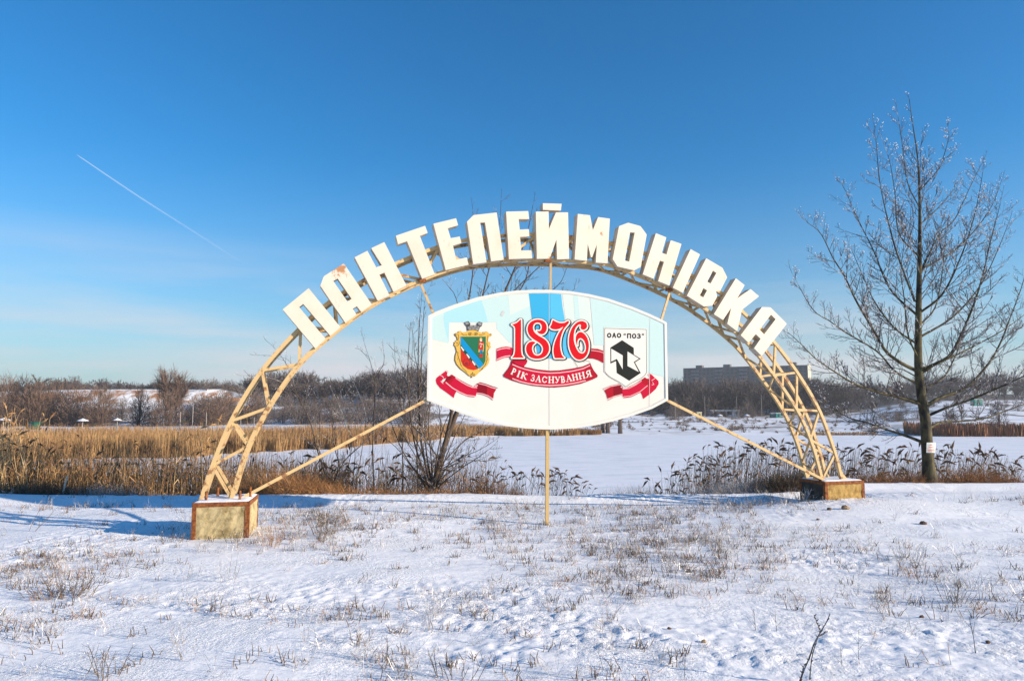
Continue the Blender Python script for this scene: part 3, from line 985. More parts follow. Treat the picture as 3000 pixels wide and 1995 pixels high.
# background print
p = Print(); p.lay = 0.0008
p.poly(T7, [(112, 325), (170, 290), (255, 258), (350, 218), (600, 140), (830, 92), (1000, 74), (1138, 66), (1165, 330), (1230, 600), (1150, 620), (930, 580), (800, 440), (800, 375), (308, 375), (300, 592), (108, 545)], 'sky1')
p.poly(T7, [(255, 262), (440, 190), (640, 133), (680, 250), (712, 372), (308, 372), (302, 585), (262, 440), (245, 330)], 'sky2')
p.poly(T7, [(920, 82), (1000, 75), (1138, 68), (1150, 200), (940, 300)], 'sky3')
p.poly(T8, [(168, 74), (300, 84), (440, 100), (456, 260), (480, 420), (300, 360), (200, 330)], 'sky3')
p.poly(T8, [(455, 106), (650, 150), (900, 240), (1085, 322), (1234, 396), (1240, 945), (1090, 905), (1050, 885), (1045, 450), (612, 435), (602, 610), (500, 610), (478, 350)], 'sky1')
p.poly(T8, [(700, 175), (900, 248), (1080, 328), (1080, 445), (900, 438), (620, 432), (600, 250)], 'sky2' if False else 'sky1')
p.poly(T8, [(285, 90), (330, 98), (352, 340), (300, 340)], 'sky1')
p.poly(T6, [(690, -270), (1035, -272), (1035, 815), (850, 815), (835, 740), (750, 180), (728, 0)], 'blue')
p.poly(T6, [(1038, -272), (1205, -265), (1235, 0), (1267, 190), (1300, 420), (1362, 808), (1038, 815)], 'blue2')
p.poly(T8, [(29, 55), (33.5, 55), (36.5, 1478), (32, 1478)], 'seam')
p.poly(T8, [(1078.5, 330), (1083, 330), (1080, 1270), (1075.5, 1270)], 'seam')
p.poly(T7, [(865, 250), (890, 262), (862, 312), (838, 295)], 'seam')
p.build('sky_print', 'pale aqua and blue stripes printed across the top of the board')

# ribbon behind and below the number
def ribbon_grad(p, tf, pts, c):
    p.poly(tf, pts, c)
p = Print(); p.lay = 0.0050
p.poly(T6, [(188, 658), (260, 635), (340, 624), (410, 635), (455, 655), (455, 800), (400, 790), (320, 800), (250, 825), (188, 855)], 'crimson')
p.sdf(T6, stroke_sdf([([(190, 684), (260, 660), (340, 648), (400, 655)], 7), ([(190, 832), (250, 803), (320, 780), (400, 770)], 8)]), (150, 600, 480, 880), 4, 'pink')
p.poly(T6, [(1640, 665), (1700, 655), (1790, 660), (1882, 692), (1882, 885), (1800, 840), (1720, 815), (1590, 810)], 'mid')
p.sdf(T6, stroke_sdf([([(1650, 680), (1740, 690), (1810, 700), (1880, 722)], 5)]), (1600, 600, 1900, 900), 4, 'pink')
p.poly(TH, [(300, 205), (450, 170), (640, 175), (668, 205), (665, 235), (640, 290), (597, 330), (595, 360), (450, 320), (280, 270)], 'mid')
p.poly(TH, [(400, 235), (560, 240), (655, 232), (630, 290), (597, 330), (595, 358), (450, 320), (330, 270)], 'crimson')
p.sdf(TH, stroke_sdf([([(1740, 170), (1765, 250), (1810, 320), (1830, 380)], 4), ([(1960, 240), (2020, 220), (2080, 218), (2110, 250), (2115, 285)], 3)]), (1700, 150, 2150, 420), 5, 'brown')
band = [(300, 212), (275, 300), (240, 370), (170, 460), (112, 535), (122, 580), (300, 660), (520, 728), (800, 788), (1100, 820), (1300, 825), (1600, 800), (1900, 742), (2150, 650), (2272, 592), (2287, 548), (2200, 440), (2150, 350), (2117, 268),
        (1950, 340), (1700, 390), (1400, 432), (1180, 440), (900, 410), (650, 365), (450, 310)]
p.poly(TH, band, 'dark')
ins_ = [(310, 250), (290, 310), (255, 375), (185, 465), (128, 540), (138, 570), (310, 645), (525, 712), (800, 770), (1100, 802), (1300, 806), (1600, 782), (1890, 726), (2140, 636), (2250, 582), (2266, 548), (2185, 446), (2138, 360), (2108, 292),
        (1950, 360), (1700, 412), (1400, 454), (1180, 462), (900, 432), (650, 388), (450, 334)]
p.poly(TH, ins_, 'crimson')
p.poly(TH, [(300, 300), (262, 380), (190, 470), (140, 545), (300, 630), (420, 660), (420, 360)], 'mid')
p.poly(TH, [(2110, 320), (2140, 380), (2185, 455), (2255, 545), (2230, 580), (2000, 660), (2000, 380)], 'mid')
p.sdf(TH, stroke_sdf([([(330, 300), (450, 350), (600, 402), (800, 450), (1000, 482), (1180, 496), (1400, 488), (1700, 450), (1950, 392), (2100, 322)], 11)]), (280, 270, 2150, 530), 5, 'pink')
p.sdf(TH, stroke_sdf([([(330, 622), (500, 690), (700, 737), (900, 766), (1180, 782), (1500, 768), (1800, 718), (2000, 668)], 12)]), (280, 580, 2100, 820), 5, 'pink')
# serif lettering
GL = {   # strokes in a unit box, y down: (x0,y0,x1,y1,half width)
    'Р': [(.26, .04, .26, .96, .11), (.08, .03, .5, .03, .035), (.06, .97, .48, .97, .035), ('arc', .45, .29, .25, .24, -90, 90, .085)],
    'І': [(.5, .05, .5, .95, .13), (.2, .03, .8, .03, .035), (.2, .97, .8, .97, .035)],
    'К': [(.24, .05, .24, .95, .10), (.06, .03, .44, .03, .035), (.06, .97, .44, .97, .035), (.3, .52, .72, .1, .05), (.72, .08, .85, .12, .07), (.42, .45, .82, .93, .085), (.75, .97, .98, .97, .04)],
    'З': [('arc', .45, .27, .27, .24, -160, 90, .07), ('arc', .45, .73, .32, .24, -90, 155, .09), (.3, .5, .5, .5, .03)],
    'А': [(.5, .04, .16, .94, .04), (.5, .04, .8, .93, .095), (.3, .64, .68, .64, .035), (.02, .97, .34, .97, .035), (.6, .97, 1.0, .97, .035)],
    'С': [('arc', .52, .5, .36, .44, 35, 325, .075), (.9, .06, .9, .34, .03), (.88, .7, .86, .82, .03)],
    'Н': [(.22, .04, .22, .96, .1), (.78, .04, .78, .96, .1), (.22, .5, .78, .5, .035), (.04, .03, .4, .03, .035), (.6, .03, .96, .03, .035), (.04, .97, .4, .97, .035), (.6, .97, .96, .97, .035)],
    'У': [(.2, .05, .56, .68, .09), (.84, .05, .5, .8, .04), (.5, .8, .34, .94, .06), (.34, .94, .22, .88, .06), (.04, .03, .4, .03, .035), (.64, .03, .98, .03, .035)],
    'В': [(.26, .04, .26, .96, .1), (.06, .03, .5, .03, .035), (.06, .97, .5, .97, .035), ('arc', .46, .27, .22, .22, -90, 90, .08), ('arc', .48, .73, .27, .23, -90, 90, .09), (.26, .5, .5, .5, .03)],
    'Я': [(.76, .04, .76, .96, .1), (.5, .03, .95, .03, .035), (.56, .97, .95, .97, .035), ('arc', .55, .29, .27, .25, 90, 270, .085), (.5, .56, .2, .9, .07), (.04, .97, .28, .93, .045), (.5, .55, .76, .55, .03)],
}
def glyph(ch, bl_, br_, h):
    (x0, y0), (x1, y1) = bl_, br_
    ux, uy = x1 - x0, y1 - y0
    w = math.hypot(ux, uy)
    nx_, ny_ = -uy / w * h * -1, ux / w * h * -1     # upwards
    nx_, ny_ = uy / w * h, -ux / w * h
    sc = (w + h) / 2
    def m(a, b):
        b = 1 - b
        return (x0 + ux * a + nx_ * b, y0 + uy * a + ny_ * b)
    o = []
    for s in GL[ch]:
        if s[0] == 'arc':
            _, cx, cy, rx, ry, a0, a1, hw = s
            k = 12
            pl = [m(cx + rx * math.cos(R(a0 + (a1 - a0) * i / k)), cy + ry * math.sin(R(a0 + (a1 - a0) * i / k))) for i in range(k + 1)]
        else:
            pl = [m(s[0], s[1]), m(s[2], s[3])]; hw = s[4]
        o.append((pl, hw * sc))
    return o
words = [('Р', (272, 508), (385, 558)), ('І', (398, 568), (485, 600)), ('К', (492, 605), (645, 655)), ('З', (728, 668), (832, 690)), ('А', (838, 692), (980, 712)), ('С', (988, 712), (1122, 722)),
         ('Н', (1140, 722), (1288, 724)), ('У', (1288, 725), (1432, 722)), ('В', (1436, 720), (1556, 706)), ('А', (1560, 703), (1706, 676)), ('Н', (1706, 676), (1850, 646)), ('Н', (1858, 644), (2010, 608)), ('Я', (2020, 606), (2165, 562))]
st_ = []
for ch, a, b in words:
    st_ += glyph(ch, a, b, 148)
p.sdf(TH, stroke_sdf(st_), (240, 340, 2200, 760), 3.2, 'white')
p.build('ribbon_print', 'red ribbon under the number with white words РІК ЗАСНУВАННЯ')

# side ribbons
def side_ribbon(tf, parts, name, label, lines, step):
    p = Print(); p.lay = 0.003
    for pts, c in parts:
        p.poly(tf, pts, c)
    for strokes, c, bb in lines:
        p.sdf(tf, stroke_sdf(strokes), bb, step, c)
    p.build(name, label)
side_ribbon(TI, [
    ([(240, 335), (110, 430), (78, 520), (110, 640), (230, 790), (420, 920), (700, 1130), (735, 1010), (805, 880), (560, 720), (400, 600), (360, 560), (300, 620), (240, 560), (330, 500), (360, 430)], 'crimson'),
    ([(240, 335), (420, 200), (465, 185), (510, 230), (480, 270), (465, 330), (500, 380), (440, 440), (360, 470), (340, 400)], 'crimson'),
    ([(520, 375), (580, 365), (600, 325), (650, 325), (760, 405), (950, 530), (1150, 650), (1350, 735), (1530, 755), (1515, 850), (1480, 980), (1460, 1070), (1400, 1105), (1200, 1085), (950, 985), (700, 850), (450, 660), (370, 570), (430, 480)], 'crimson'),
    ([(520, 375), (580, 365), (600, 325), (650, 325), (740, 420), (640, 560), (500, 690), (370, 570), (430, 480)], 'mid'),
    ([(460, 400), (600, 370), (640, 450), (480, 560), (400, 540)], 'dark'),
    ([(1400, 730), (1480, 650), (1590, 590), (1800, 645), (2000, 720), (2170, 830), (2090, 960), (2065, 1145), (1900, 1050), (1700, 985), (1490, 955), (1510, 850), (1530, 755)], 'dark'),
    ([(1850, 720), (2000, 760), (2170, 830), (2090, 960), (2065, 1145), (1900, 1050), (1850, 1030)], 'mid'),
], 'side_ribbon_print', 'curling red ribbon printed under the coat of arms', [
    ([([(700, 380), (950, 530), (1150, 640), (1330, 720)], 8), ([(1590, 590), (1800, 645), (2000, 720), (2215, 785)], 9), ([(830, 880), (1000, 970), (1200, 1060), (1420, 1095)], 7), ([(1500, 975), (1700, 1010), (1900, 1090), (2050, 1205)], 8)], 'maroon', (300, 150, 2300, 1260)),
    ([([(770, 440), (950, 565), (1150, 680), (1350, 760), (1490, 770)], 17), ([(430, 595), (650, 780), (900, 925), (1150, 1035), (1430, 1070)], 17), ([(1560, 625), (1800, 685), (2000, 765), (2170, 812)], 15), ([(1500, 955), (1700, 985), (1900, 1060), (2040, 1160)], 14),
      ([(235, 345), (300, 375), (345, 430)], 14), ([(440, 195), (490, 245)], 16), ([(1440, 710), (1510, 700)], 24), ([(270, 570), (330, 630)], 14), ([(310, 500), (315, 545)], 14)], 'pink', (200, 150, 2250, 1260)),
], 8)
side_ribbon(TJ, [
    ([(965, 985), (1010, 1000), (1090, 1075), (1150, 1130), (1157, 1190), (1100, 1290), (1000, 1380), (848, 1492), (825, 1420), (790, 1355), (930, 1240), (1040, 1170), (1020, 1120), (975, 1100)], 'crimson'),
    ([(880, 1055), (910, 1080), (950, 1085), (1000, 1110), (1040, 1170), (930, 1260), (780, 1365), (600, 1445), (480, 1470), (440, 1450), (425, 1370), (430, 1290), (520, 1275), (700, 1200), (820, 1110)], 'crimson'),
    ([(880, 1055), (910, 1080), (975, 1100), (1020, 1150), (940, 1230), (830, 1180), (820, 1110)], 'mid'),
    ([(68, 1320), (200, 1245), (370, 1195), (400, 1215), (450, 1262), (428, 1300), (430, 1392), (300, 1420), (130, 1485), (110, 1400)], 'dark'),
    ([(68, 1320), (200, 1250), (250, 1235), (250, 1435), (130, 1485), (110, 1400)], 'mid'),
], 'side_ribbon_print', 'curling red ribbon printed under the black emblem', [
    ([([(38, 1292), (200, 1225), (370, 1192)], 3.5), ([(520, 1258), (700, 1180), (850, 1085)], 3), ([(450, 1470), (600, 1455), (790, 1360)], 3), ([(132, 1525), (250, 1460), (420, 1408)], 3.5)], 'maroon', (20, 950, 1200, 1550)),
    ([([(60, 1305), (200, 1240), (380, 1207)], 7), ([(440, 1292), (560, 1280), (700, 1208), (810, 1130)], 7), ([(450, 1447), (600, 1428), (780, 1345), (930, 1225)], 7.5), ([(140, 1500), (260, 1440), (425, 1395)], 7),
      ([(1020, 1120), (1085, 1075)], 7), ([(950, 1000), (960, 1030)], 9), ([(405, 1250), (425, 1262)], 10), ([(1035, 1160), (1060, 1200), (1020, 1210)], 6)], 'pink', (20, 950, 1200, 1550)),
], 5)

# 1876
D1 = [(405, 130), (409, 400), (406, 800), (408, 1150), (430, 1290), (500, 1378), (300, 1379), (105, 1378), (165, 1320), (192, 1250), (208, 1150), (212, 800), (212, 430), (195, 360), (150, 320), (105, 290), (200, 265), (280, 225), (350, 160), (385, 128)]
D8 = [(920, 490), (960, 555), (1010, 595), (1070, 610), (1140, 600), (1200, 550), (1240, 470), (1250, 400), (1235, 300), (1180, 210), (1080, 150), (950, 130), (820, 155), (700, 230), (635, 340), (618, 450), (640, 560), (700, 670), (800, 760), (900, 825),
      (1000, 890), (1080, 965), (1120, 1050), (1125, 1120), (1105, 1200), (1050, 1270), (950, 1308), (850, 1280), (790, 1200), (765, 1100), (775, 1010), (810, 945), (880, 885), (830, 855), (760, 845), (680, 870), (610, 940), (575, 1030), (570, 1110), (600, 1230),
      (680, 1340), (800, 1400), (940, 1415), (1100, 1390), (1230, 1310), (1310, 1180), (1325, 1050), (1300, 930), (1230, 820), (1130, 740), (1000, 670), (900, 600), (830, 520), (800, 430), (802, 340), (850, 260), (940, 228), (1030, 250), (1080, 330), (1085, 400), (1060, 470), (1010, 505), (960, 505)]
D7 = [(215, 145), (245, 160), (330, 205), (430, 240), (530, 245), (620, 225), (690, 180), (735, 180), (745, 220), (700, 290), (600, 410), (540, 520), (490, 660), (460, 800), (450, 950), (460, 1080), (490, 1220), (530, 1320), (595, 1390), (440, 1391), (290, 1390), (265, 1340), (240, 1220), (240, 1080), (270, 920), (310, 800), (390, 620), (460, 500), (560, 362),
      (450, 425), (360, 450), (270, 455), (180, 435), (125, 385), (130, 360), (180, 270), (200, 190)]
D6 = [(1120, 395), (1145, 440), (1200, 465), (1270, 450), (1320, 400), (1338, 330), (1310, 250), (1250, 200), (1160, 178), (1050, 200), (950, 270), (860, 380), (790, 530), (750, 700), (740, 870), (755, 1030), (800, 1180), (870, 1310), (970, 1410), (1080, 1445), (1200, 1415), (1300, 1330), (1370, 1180), (1395, 1000), (1380, 850), (1330, 710), (1250, 600), (1150, 540), (1080, 545), (1010, 600), (975, 680), (965, 780), (975, 870), (1015, 990),
      (1015, 880), (1040, 790), (1090, 745), (1160, 750), (1230, 810), (1280, 920), (1300, 1040), (1285, 1150), (1230, 1225), (1160, 1240), (1080, 1210), (1000, 1100), (940, 960), (905, 820), (900, 700), (905, 600), (940, 450), (1010, 340), (1080, 290), (1130, 300), (1140, 340)]
p = Print(); p.lay = 0.030
shp = [(TF, D1), (TF, D8), (TG, D7), (TG, D6)]
fns = []
for tf, P in shp:
    fns.append((tf, poly_sdf(P if P is D1 else crp(P, 3)), (min(q[0] for q in P) - 90, min(q[1] for q in P) - 90, max(q[0] for q in P) + 110, max(q[1] for q in P) + 110)))
for lay, (grow, dx, dy, c) in enumerate([(58, 0, 0, 'black'), (54, 30, 20, 'black'), (43, 0, 0, 'white'), (0, 0, 0, 'red')]):
    for k, (tf, fn, bb) in enumerate(fns):
        off = 0.0105 + 0.0003 * (lay * 4 + k)
        p.sdf(tf, (lambda X, Y, fn=fn, g=grow, dx=dx, dy=dy: fn(X - dx, Y - dy) - g), bb, 7, c, off)
p.build('number_print', 'red 1876 with white outline and black shadow')

# company shield
p = Print(); p.lay = 0.0050
sh = [(78, 82), (905, 105), (909, 500), (912, 940), (900, 985), (860, 1035), (800, 1078), (720, 1118), (640, 1155), (560, 1200), (500, 1250), (440, 1200), (350, 1140), (250, 1090), (170, 1040), (110, 985), (80, 940)]
p.poly(TJ, [(60, 62), (925, 86), (930, 945), (880, 1030), (800, 1090), (640, 1172), (500, 1270), (350, 1155), (170, 1055), (62, 945)], 'white')
p.sdf(TJ, stroke_sdf([(sh + [sh[0]], 4.5)]), (50, 50, 940, 1280), 4.5, 'black')
p.poly(TJ, [(190, 465), (425, 318), (657, 470), (660, 604), (797, 688), (682, 762), (797, 972), (565, 1127), (315, 972), (303, 735), (190, 787)], 'char')
p.poly(TJ, [(208, 487), (436, 622), (436, 900), (320, 690), (208, 745)], 'white')
p.poly(TJ, [(532, 545), (652, 618), (762, 688), (655, 752), (757, 952), (532, 832)], 'white')
def ell(cx, cy, rx, ry, a0=0, a1=360, k=22):
    return [(cx + rx * math.cos(R(a0 + (a1 - a0) * i / k)), cy + ry * math.sin(R(a0 + (a1 - a0) * i / k))) for i in range(k + 1)]
tx = [(ell(167, 222, 31, 38), 10), ([(238, 262), (263, 182), (270, 182), (293, 264)], 9), ([(247, 240), (284, 241)], 7), (ell(363, 224, 32, 38), 10),
      ([(535, 272), (535, 193), (592, 195), (592, 274)], 9.5), (ell(664, 236, 32, 38), 10),
      (ell(757, 216, 24, 19, -150, 90), 9), (ell(757, 256, 30, 20, -90, 150), 9.5),
      ([(470, 186), (462, 200), (464, 212)], 5), ([(494, 186), (486, 200), (488, 212)], 5), ([(828, 192), (830, 206), (822, 220)], 5), ([(852, 193), (854, 207), (846, 221)], 5),
      ([(463, 210), (463, 212)], 8), ([(487, 210), (487, 212)], 8), ([(829, 196), (829, 197)], 8), ([(853, 197), (853, 198)], 8)]
p.sdf(TJ, stroke_sdf([(pl, w * 1.22) for pl, w in tx]), (110, 150, 890, 300), 2.6, 'black')
p.build('company_shield_print', 'white shield with letters ОАО “ПОЗ” and a black folded arrow emblem')

# coat of arms
p = Print(); p.lay = 0.0050
frame = [(430, 325), (500, 300), (560, 285), (640, 290), (700, 310), (790, 350), (850, 372), (868, 330), (900, 345), (940, 320), (990, 350), (1010, 385), (1060, 375), (1082, 410), (1060, 450), (1015, 465), (985, 540), (985, 600), (1030, 595), (1050, 650), (1030, 690), (1065, 720), (1040, 765), (1000, 800),
         (980, 870), (1000, 930), (1000, 980), (1022, 1060), (1000, 1160), (940, 1240), (860, 1310), (780, 1370), (720, 1430), (650, 1500), (600, 1480), (560, 1540), (540, 1490), (500, 1490), (400, 1400), (270, 1305), (170, 1190), (122, 1080), (130, 950), (165, 850), (145, 760), (120, 700), (90, 690), (110, 640), (100, 600), (150, 600), (135, 560), (185, 565),
         (180, 480), (130, 430), (112, 395), (150, 360), (200, 365), (220, 320), (270, 308), (300, 345), (360, 345)]
p.poly(TK, [(x - 22, y + 6) for x, y in frame], 'brown')
p.poly(TK, frame, 'gold')
crown = [(352, 92), (465, 52), (520, 120), (512, 165), (600, 160), (682, 168), (690, 108), (750, 68), (838, 95), (820, 180), (772, 215), (728, 325), (660, 300), (600, 280), (520, 285), (432, 312), (420, 200), (372, 145)]
p.poly(TK, crown, 'dgrey')
for q in [[(385, 95), (455, 72), (485, 125), (400, 150)], [(712, 105), (752, 85), (820, 108), (800, 170), (735, 150)], [(500, 175), (590, 168), (588, 208), (505, 215)], [(605, 168), (690, 178), (680, 218), (600, 210)], [(445, 210), (495, 195), (500, 228), (450, 240)],
          [(470, 240), (545, 228), (550, 268), (470, 278)], [(558, 226), (638, 228), (632, 270), (560, 266)], [(650, 230), (745, 240), (722, 300), (648, 280)], [(700, 190), (760, 190), (748, 228), (700, 225)]]:
    p.poly(TK, q, 'grey', off=p.lay + 0.0004)
p.lay += 0.0004
p.poly(TK, [(255, 450), (932, 450), (925, 1100), (885, 1200), (770, 1300), (600, 1348), (450, 1318), (325, 1230), (265, 1110)], 'gold')
p.poly(TK, [(262, 460), (925, 460), (916, 1095), (868, 1200), (762, 1290), (262, 680)], 'green')
p.poly(TK, [(262, 690), (735, 1305), (600, 1340), (450, 1310), (330, 1220), (272, 1100)], 'verm')
p.poly(TK, [(262, 475), (290, 475), (868, 1190), (765, 1297), (262, 660)], 'azure')
p.poly(TK, [(262, 668), (752, 1298), (715, 1316), (262, 775)], 'dgreen')
for k in range(4):
    a = (262 + k * 148, 735 + k * 187)
    p.poly(TK, [(a[0], a[1]), (a[0] + 22, a[1] - 16), (a[0] + 100, a[1] + 84), (a[0] + 70, a[1] + 108)] if k < 3 else [(706, 1300), (722, 1290), (750, 1305), (725, 1322)], 'white', off=p.lay + 0.0004)
p.lay += 0.0004
sw = [(ell(515, 390, 42, 34, 20, 330), 5), (ell(665, 390, 42, 34, 210, 520), 5), (ell(520, 392, 16, 13, 0, 300), 5), (ell(660, 392, 16, 13, 240, 540), 5),
      (ell(150, 400, 26, 24, 0, 300), 4), (ell(1046, 412, 22, 24, 200, 500), 4), ([(205, 395), (215, 470), (200, 560)], 4), ([(985, 430), (968, 500), (972, 600)], 4),
      ([(290, 370), (340, 420), (400, 405), (430, 425)], 5), ([(750, 410), (820, 420), (870, 400), (900, 370)], 5), ([(225, 580), (235, 640), (190, 700), (150, 690)], 5), ([(955, 620), (965, 690), (1010, 740)], 5),
      ([(150, 640), (175, 610), (190, 650)], 4), ([(150, 850), (200, 880), (190, 940), (215, 1000), (190, 1060)], 5), ([(1000, 780), (960, 860), (975, 920), (950, 980), (965, 1060), (940, 1120)], 5),
      ([(230, 1040), (250, 1120), (270, 1200), (300, 1240)], 5), ([(940, 1130), (915, 1200), (860, 1260), (800, 1330)], 5), ([(300, 1260), (370, 1330), (440, 1400)], 4), ([(860, 1290), (760, 1370)], 4),
      ([(580, 1400), (580, 1430)], 9), ([(520, 1470), (550, 1435), (575, 1475)], 5), ([(590, 1475), (620, 1435), (645, 1470)], 5), ([(560, 1500), (562, 1535)], 8), ([(588, 400), (588, 402)], 9)]
p.sdf(TK, stroke_sdf(sw), (80, 280, 1100, 1560), 6, 'brown')
p.sdf(TK, stroke_sdf([(ell(425, 1140, 82, 84), 5), ([(395, 1195), (400, 1130), (412, 1195), (430, 1120), (432, 1195), (455, 1150), (450, 1195)], 5)] + [([(425 + 88 * math.cos(a), 1140 + 88 * math.sin(a)), (425 + 104 * math.cos(a), 1140 + 104 * math.sin(a))], 8) for a in np.linspace(0, 6.28, 10)[:-1]]), (300, 1010, 560, 1270), 5, 'maroon')
p.sdf(TK, stroke_sdf([([(795, 520), (795, 560)], 34), ([(760, 620), (755, 720), (745, 860)], 14), ([(855, 640), (865, 740), (850, 850)], 10)]), (700, 470, 900, 900), 5, 'gold')
p.sdf(TK, stroke_sdf([([(770, 600), (840, 620)], 30), ([(800, 620), (800, 780)], 44), ([(760, 700), (755, 770)], 20), ([(760, 930), (840, 930)], 14), ([(755, 990), (835, 990)], 12), ([(780, 960), (820, 960)], 16)]), (690, 550, 900, 1030), 5, 'verm')
p.sdf(TK, stroke_sdf([([(795, 545), (795, 575)], 17), ([(780, 640), (830, 660)], 10), ([(800, 690), (790, 740)], 9), ([(780, 900), (782, 880)], 9)]), (730, 500, 880, 920), 5, 'white')
p.sdf(TK, stroke_sdf([([(780, 820), (778, 900)], 13), ([(822, 820), (824, 895)], 13)]), (740, 780, 870, 930), 5, 'azure')
p.build('coat_of_arms_print', 'gold framed coat of arms with green and red halves under a grey tower crown')

# rods, struts and post that carry the board
def rod(p0, p1, w=0.034, name='hanger_rod', m=None):
    mb = MB(); mb.bar(p0, p1, w, w, up=B.n)
    return mb.build(name, m or arch_paint, board)
s, t = A.st(1229, 823); e0, e1 = B.st(1271, 918); rod(A.w(s, t, 0), B.w(e0, e1 - .01, -0.05))
s, t = A.st(1613, 763); e0, e1 = B.st(1614, 851); rod(A.w(s, t, 0), B.w(e0, e1 - .01, -0.05))
s, t = A.st(1964, 849); e0, e1 = B.st(1939, 939); rod(A.w(s, t, 0), B.w(e0, e1 - .01, -0.05))
s, t = B.st(1255, 1169); e = atZ(706, 1466, 0.485); e = A.w(*A.st(708, 1461), -0.12)
rod(B.w(s, t, -0.05), e, 0.042, 'side_strut')
s, t = B.st(1952, 1170); rod(B.w(s, t, -0.05), A.w(*A.st(2406, 1403), 0.03), 0.042, 'side_strut')
s, t = B.st(1605.5, 1256); s2, t2 = B.st(1604, 1536)
mb = MB(); mb.bar(B.w(s, t + .01, -0.05), B.w(s2, -0.25, -0.05), 0.05, 0.05, up=B.n); mb.build('post', rod_paint, board)
# little icicles under the lower edge
mbx = Segs()
mbx.kind = 0
for q in [1519, 1530, 1566, 1575] + list(range(1612, 1652, 4)) + [1660, 1667, 1673, 1681]:
    s, t = B.st(q + random.uniform(-1, 1), 1256.5 - (abs(q - 1606) / 76.0) ** 2 * 3)
    l = random.uniform(.02, .08)
    mbx.add(B.w(s, t + 0.004, -0.012), B.w(s, t - l, -0.012), 0.006, 0.001)
mbx.build('icicles', ice, board, 5)['kind'] = 'stuff'
# ------------------------------------------------------------------ vegetation
bark = mat('bark_olive', (0.105, 0.088, 0.042), 0.85, col2=(0.022, 0.019, 0.016), vscale=7, lo=0.42, hi=0.62, bump=0.006, bscale=30, stretch=(1, 1, 0.5))
bark_dark = mat('bark_dark', (0.075, 0.055, 0.042), 0.85, col2=(0.13, 0.09, 0.06), vscale=9, lo=0.5, hi=0.7)
twig_m = mat('twig', (0.085, 0.062, 0.05), 0.6, col2=(0.40, 0.37, 0.36), vscale=10, lo=0.47, hi=0.62)
twig_icy = mat('twig_rimed', (0.20, 0.165, 0.14), 0.3, col2=(0.60, 0.60, 0.62), vscale=20, lo=0.52, hi=0.62, spec=0.8)
reed_tan = mat('reed_tan', (0.43, 0.26, 0.115), 0.75, col2=(0.24, 0.12, 0.052), vscale=3.2, lo=0.45, hi=0.6)
reed_pale = mat('reed_pale', (0.58, 0.40, 0.20), 0.7)
reed_head = mat('reed_head', (0.085, 0.052, 0.036), 0.9, col2=(0.16, 0.085, 0.045), vscale=3, lo=0.5, hi=0.7)
bed_tan = mat('reed_bed', (0.34, 0.205, 0.088), 0.8, col2=(0.23, 0.125, 0.055), vscale=0.2, lo=0.45, hi=0.62)
bed_brown = mat('reed_bed_brown', (0.24, 0.11, 0.055), 0.85, col2=(0.14, 0.06, 0.035), vscale=0.3, lo=0.45, hi=0.62)
grass_rust = mat('dry_grass_rusty', (0.42, 0.215, 0.085), 0.8, col2=(0.24, 0.13, 0.065), vscale=6, lo=0.45, hi=0.6)
weed_brown = mat('weed_brown', (0.11, 0.078, 0.052), 0.8, col2=(0.24, 0.17, 0.11), vscale=9, lo=0.48, hi=0.62)
weed_frost = mat('weed_frosted', (0.30, 0.25, 0.21), 0.35, col2=(0.68, 0.69, 0.72), vscale=24, lo=0.48, hi=0.60, spec=0.8)

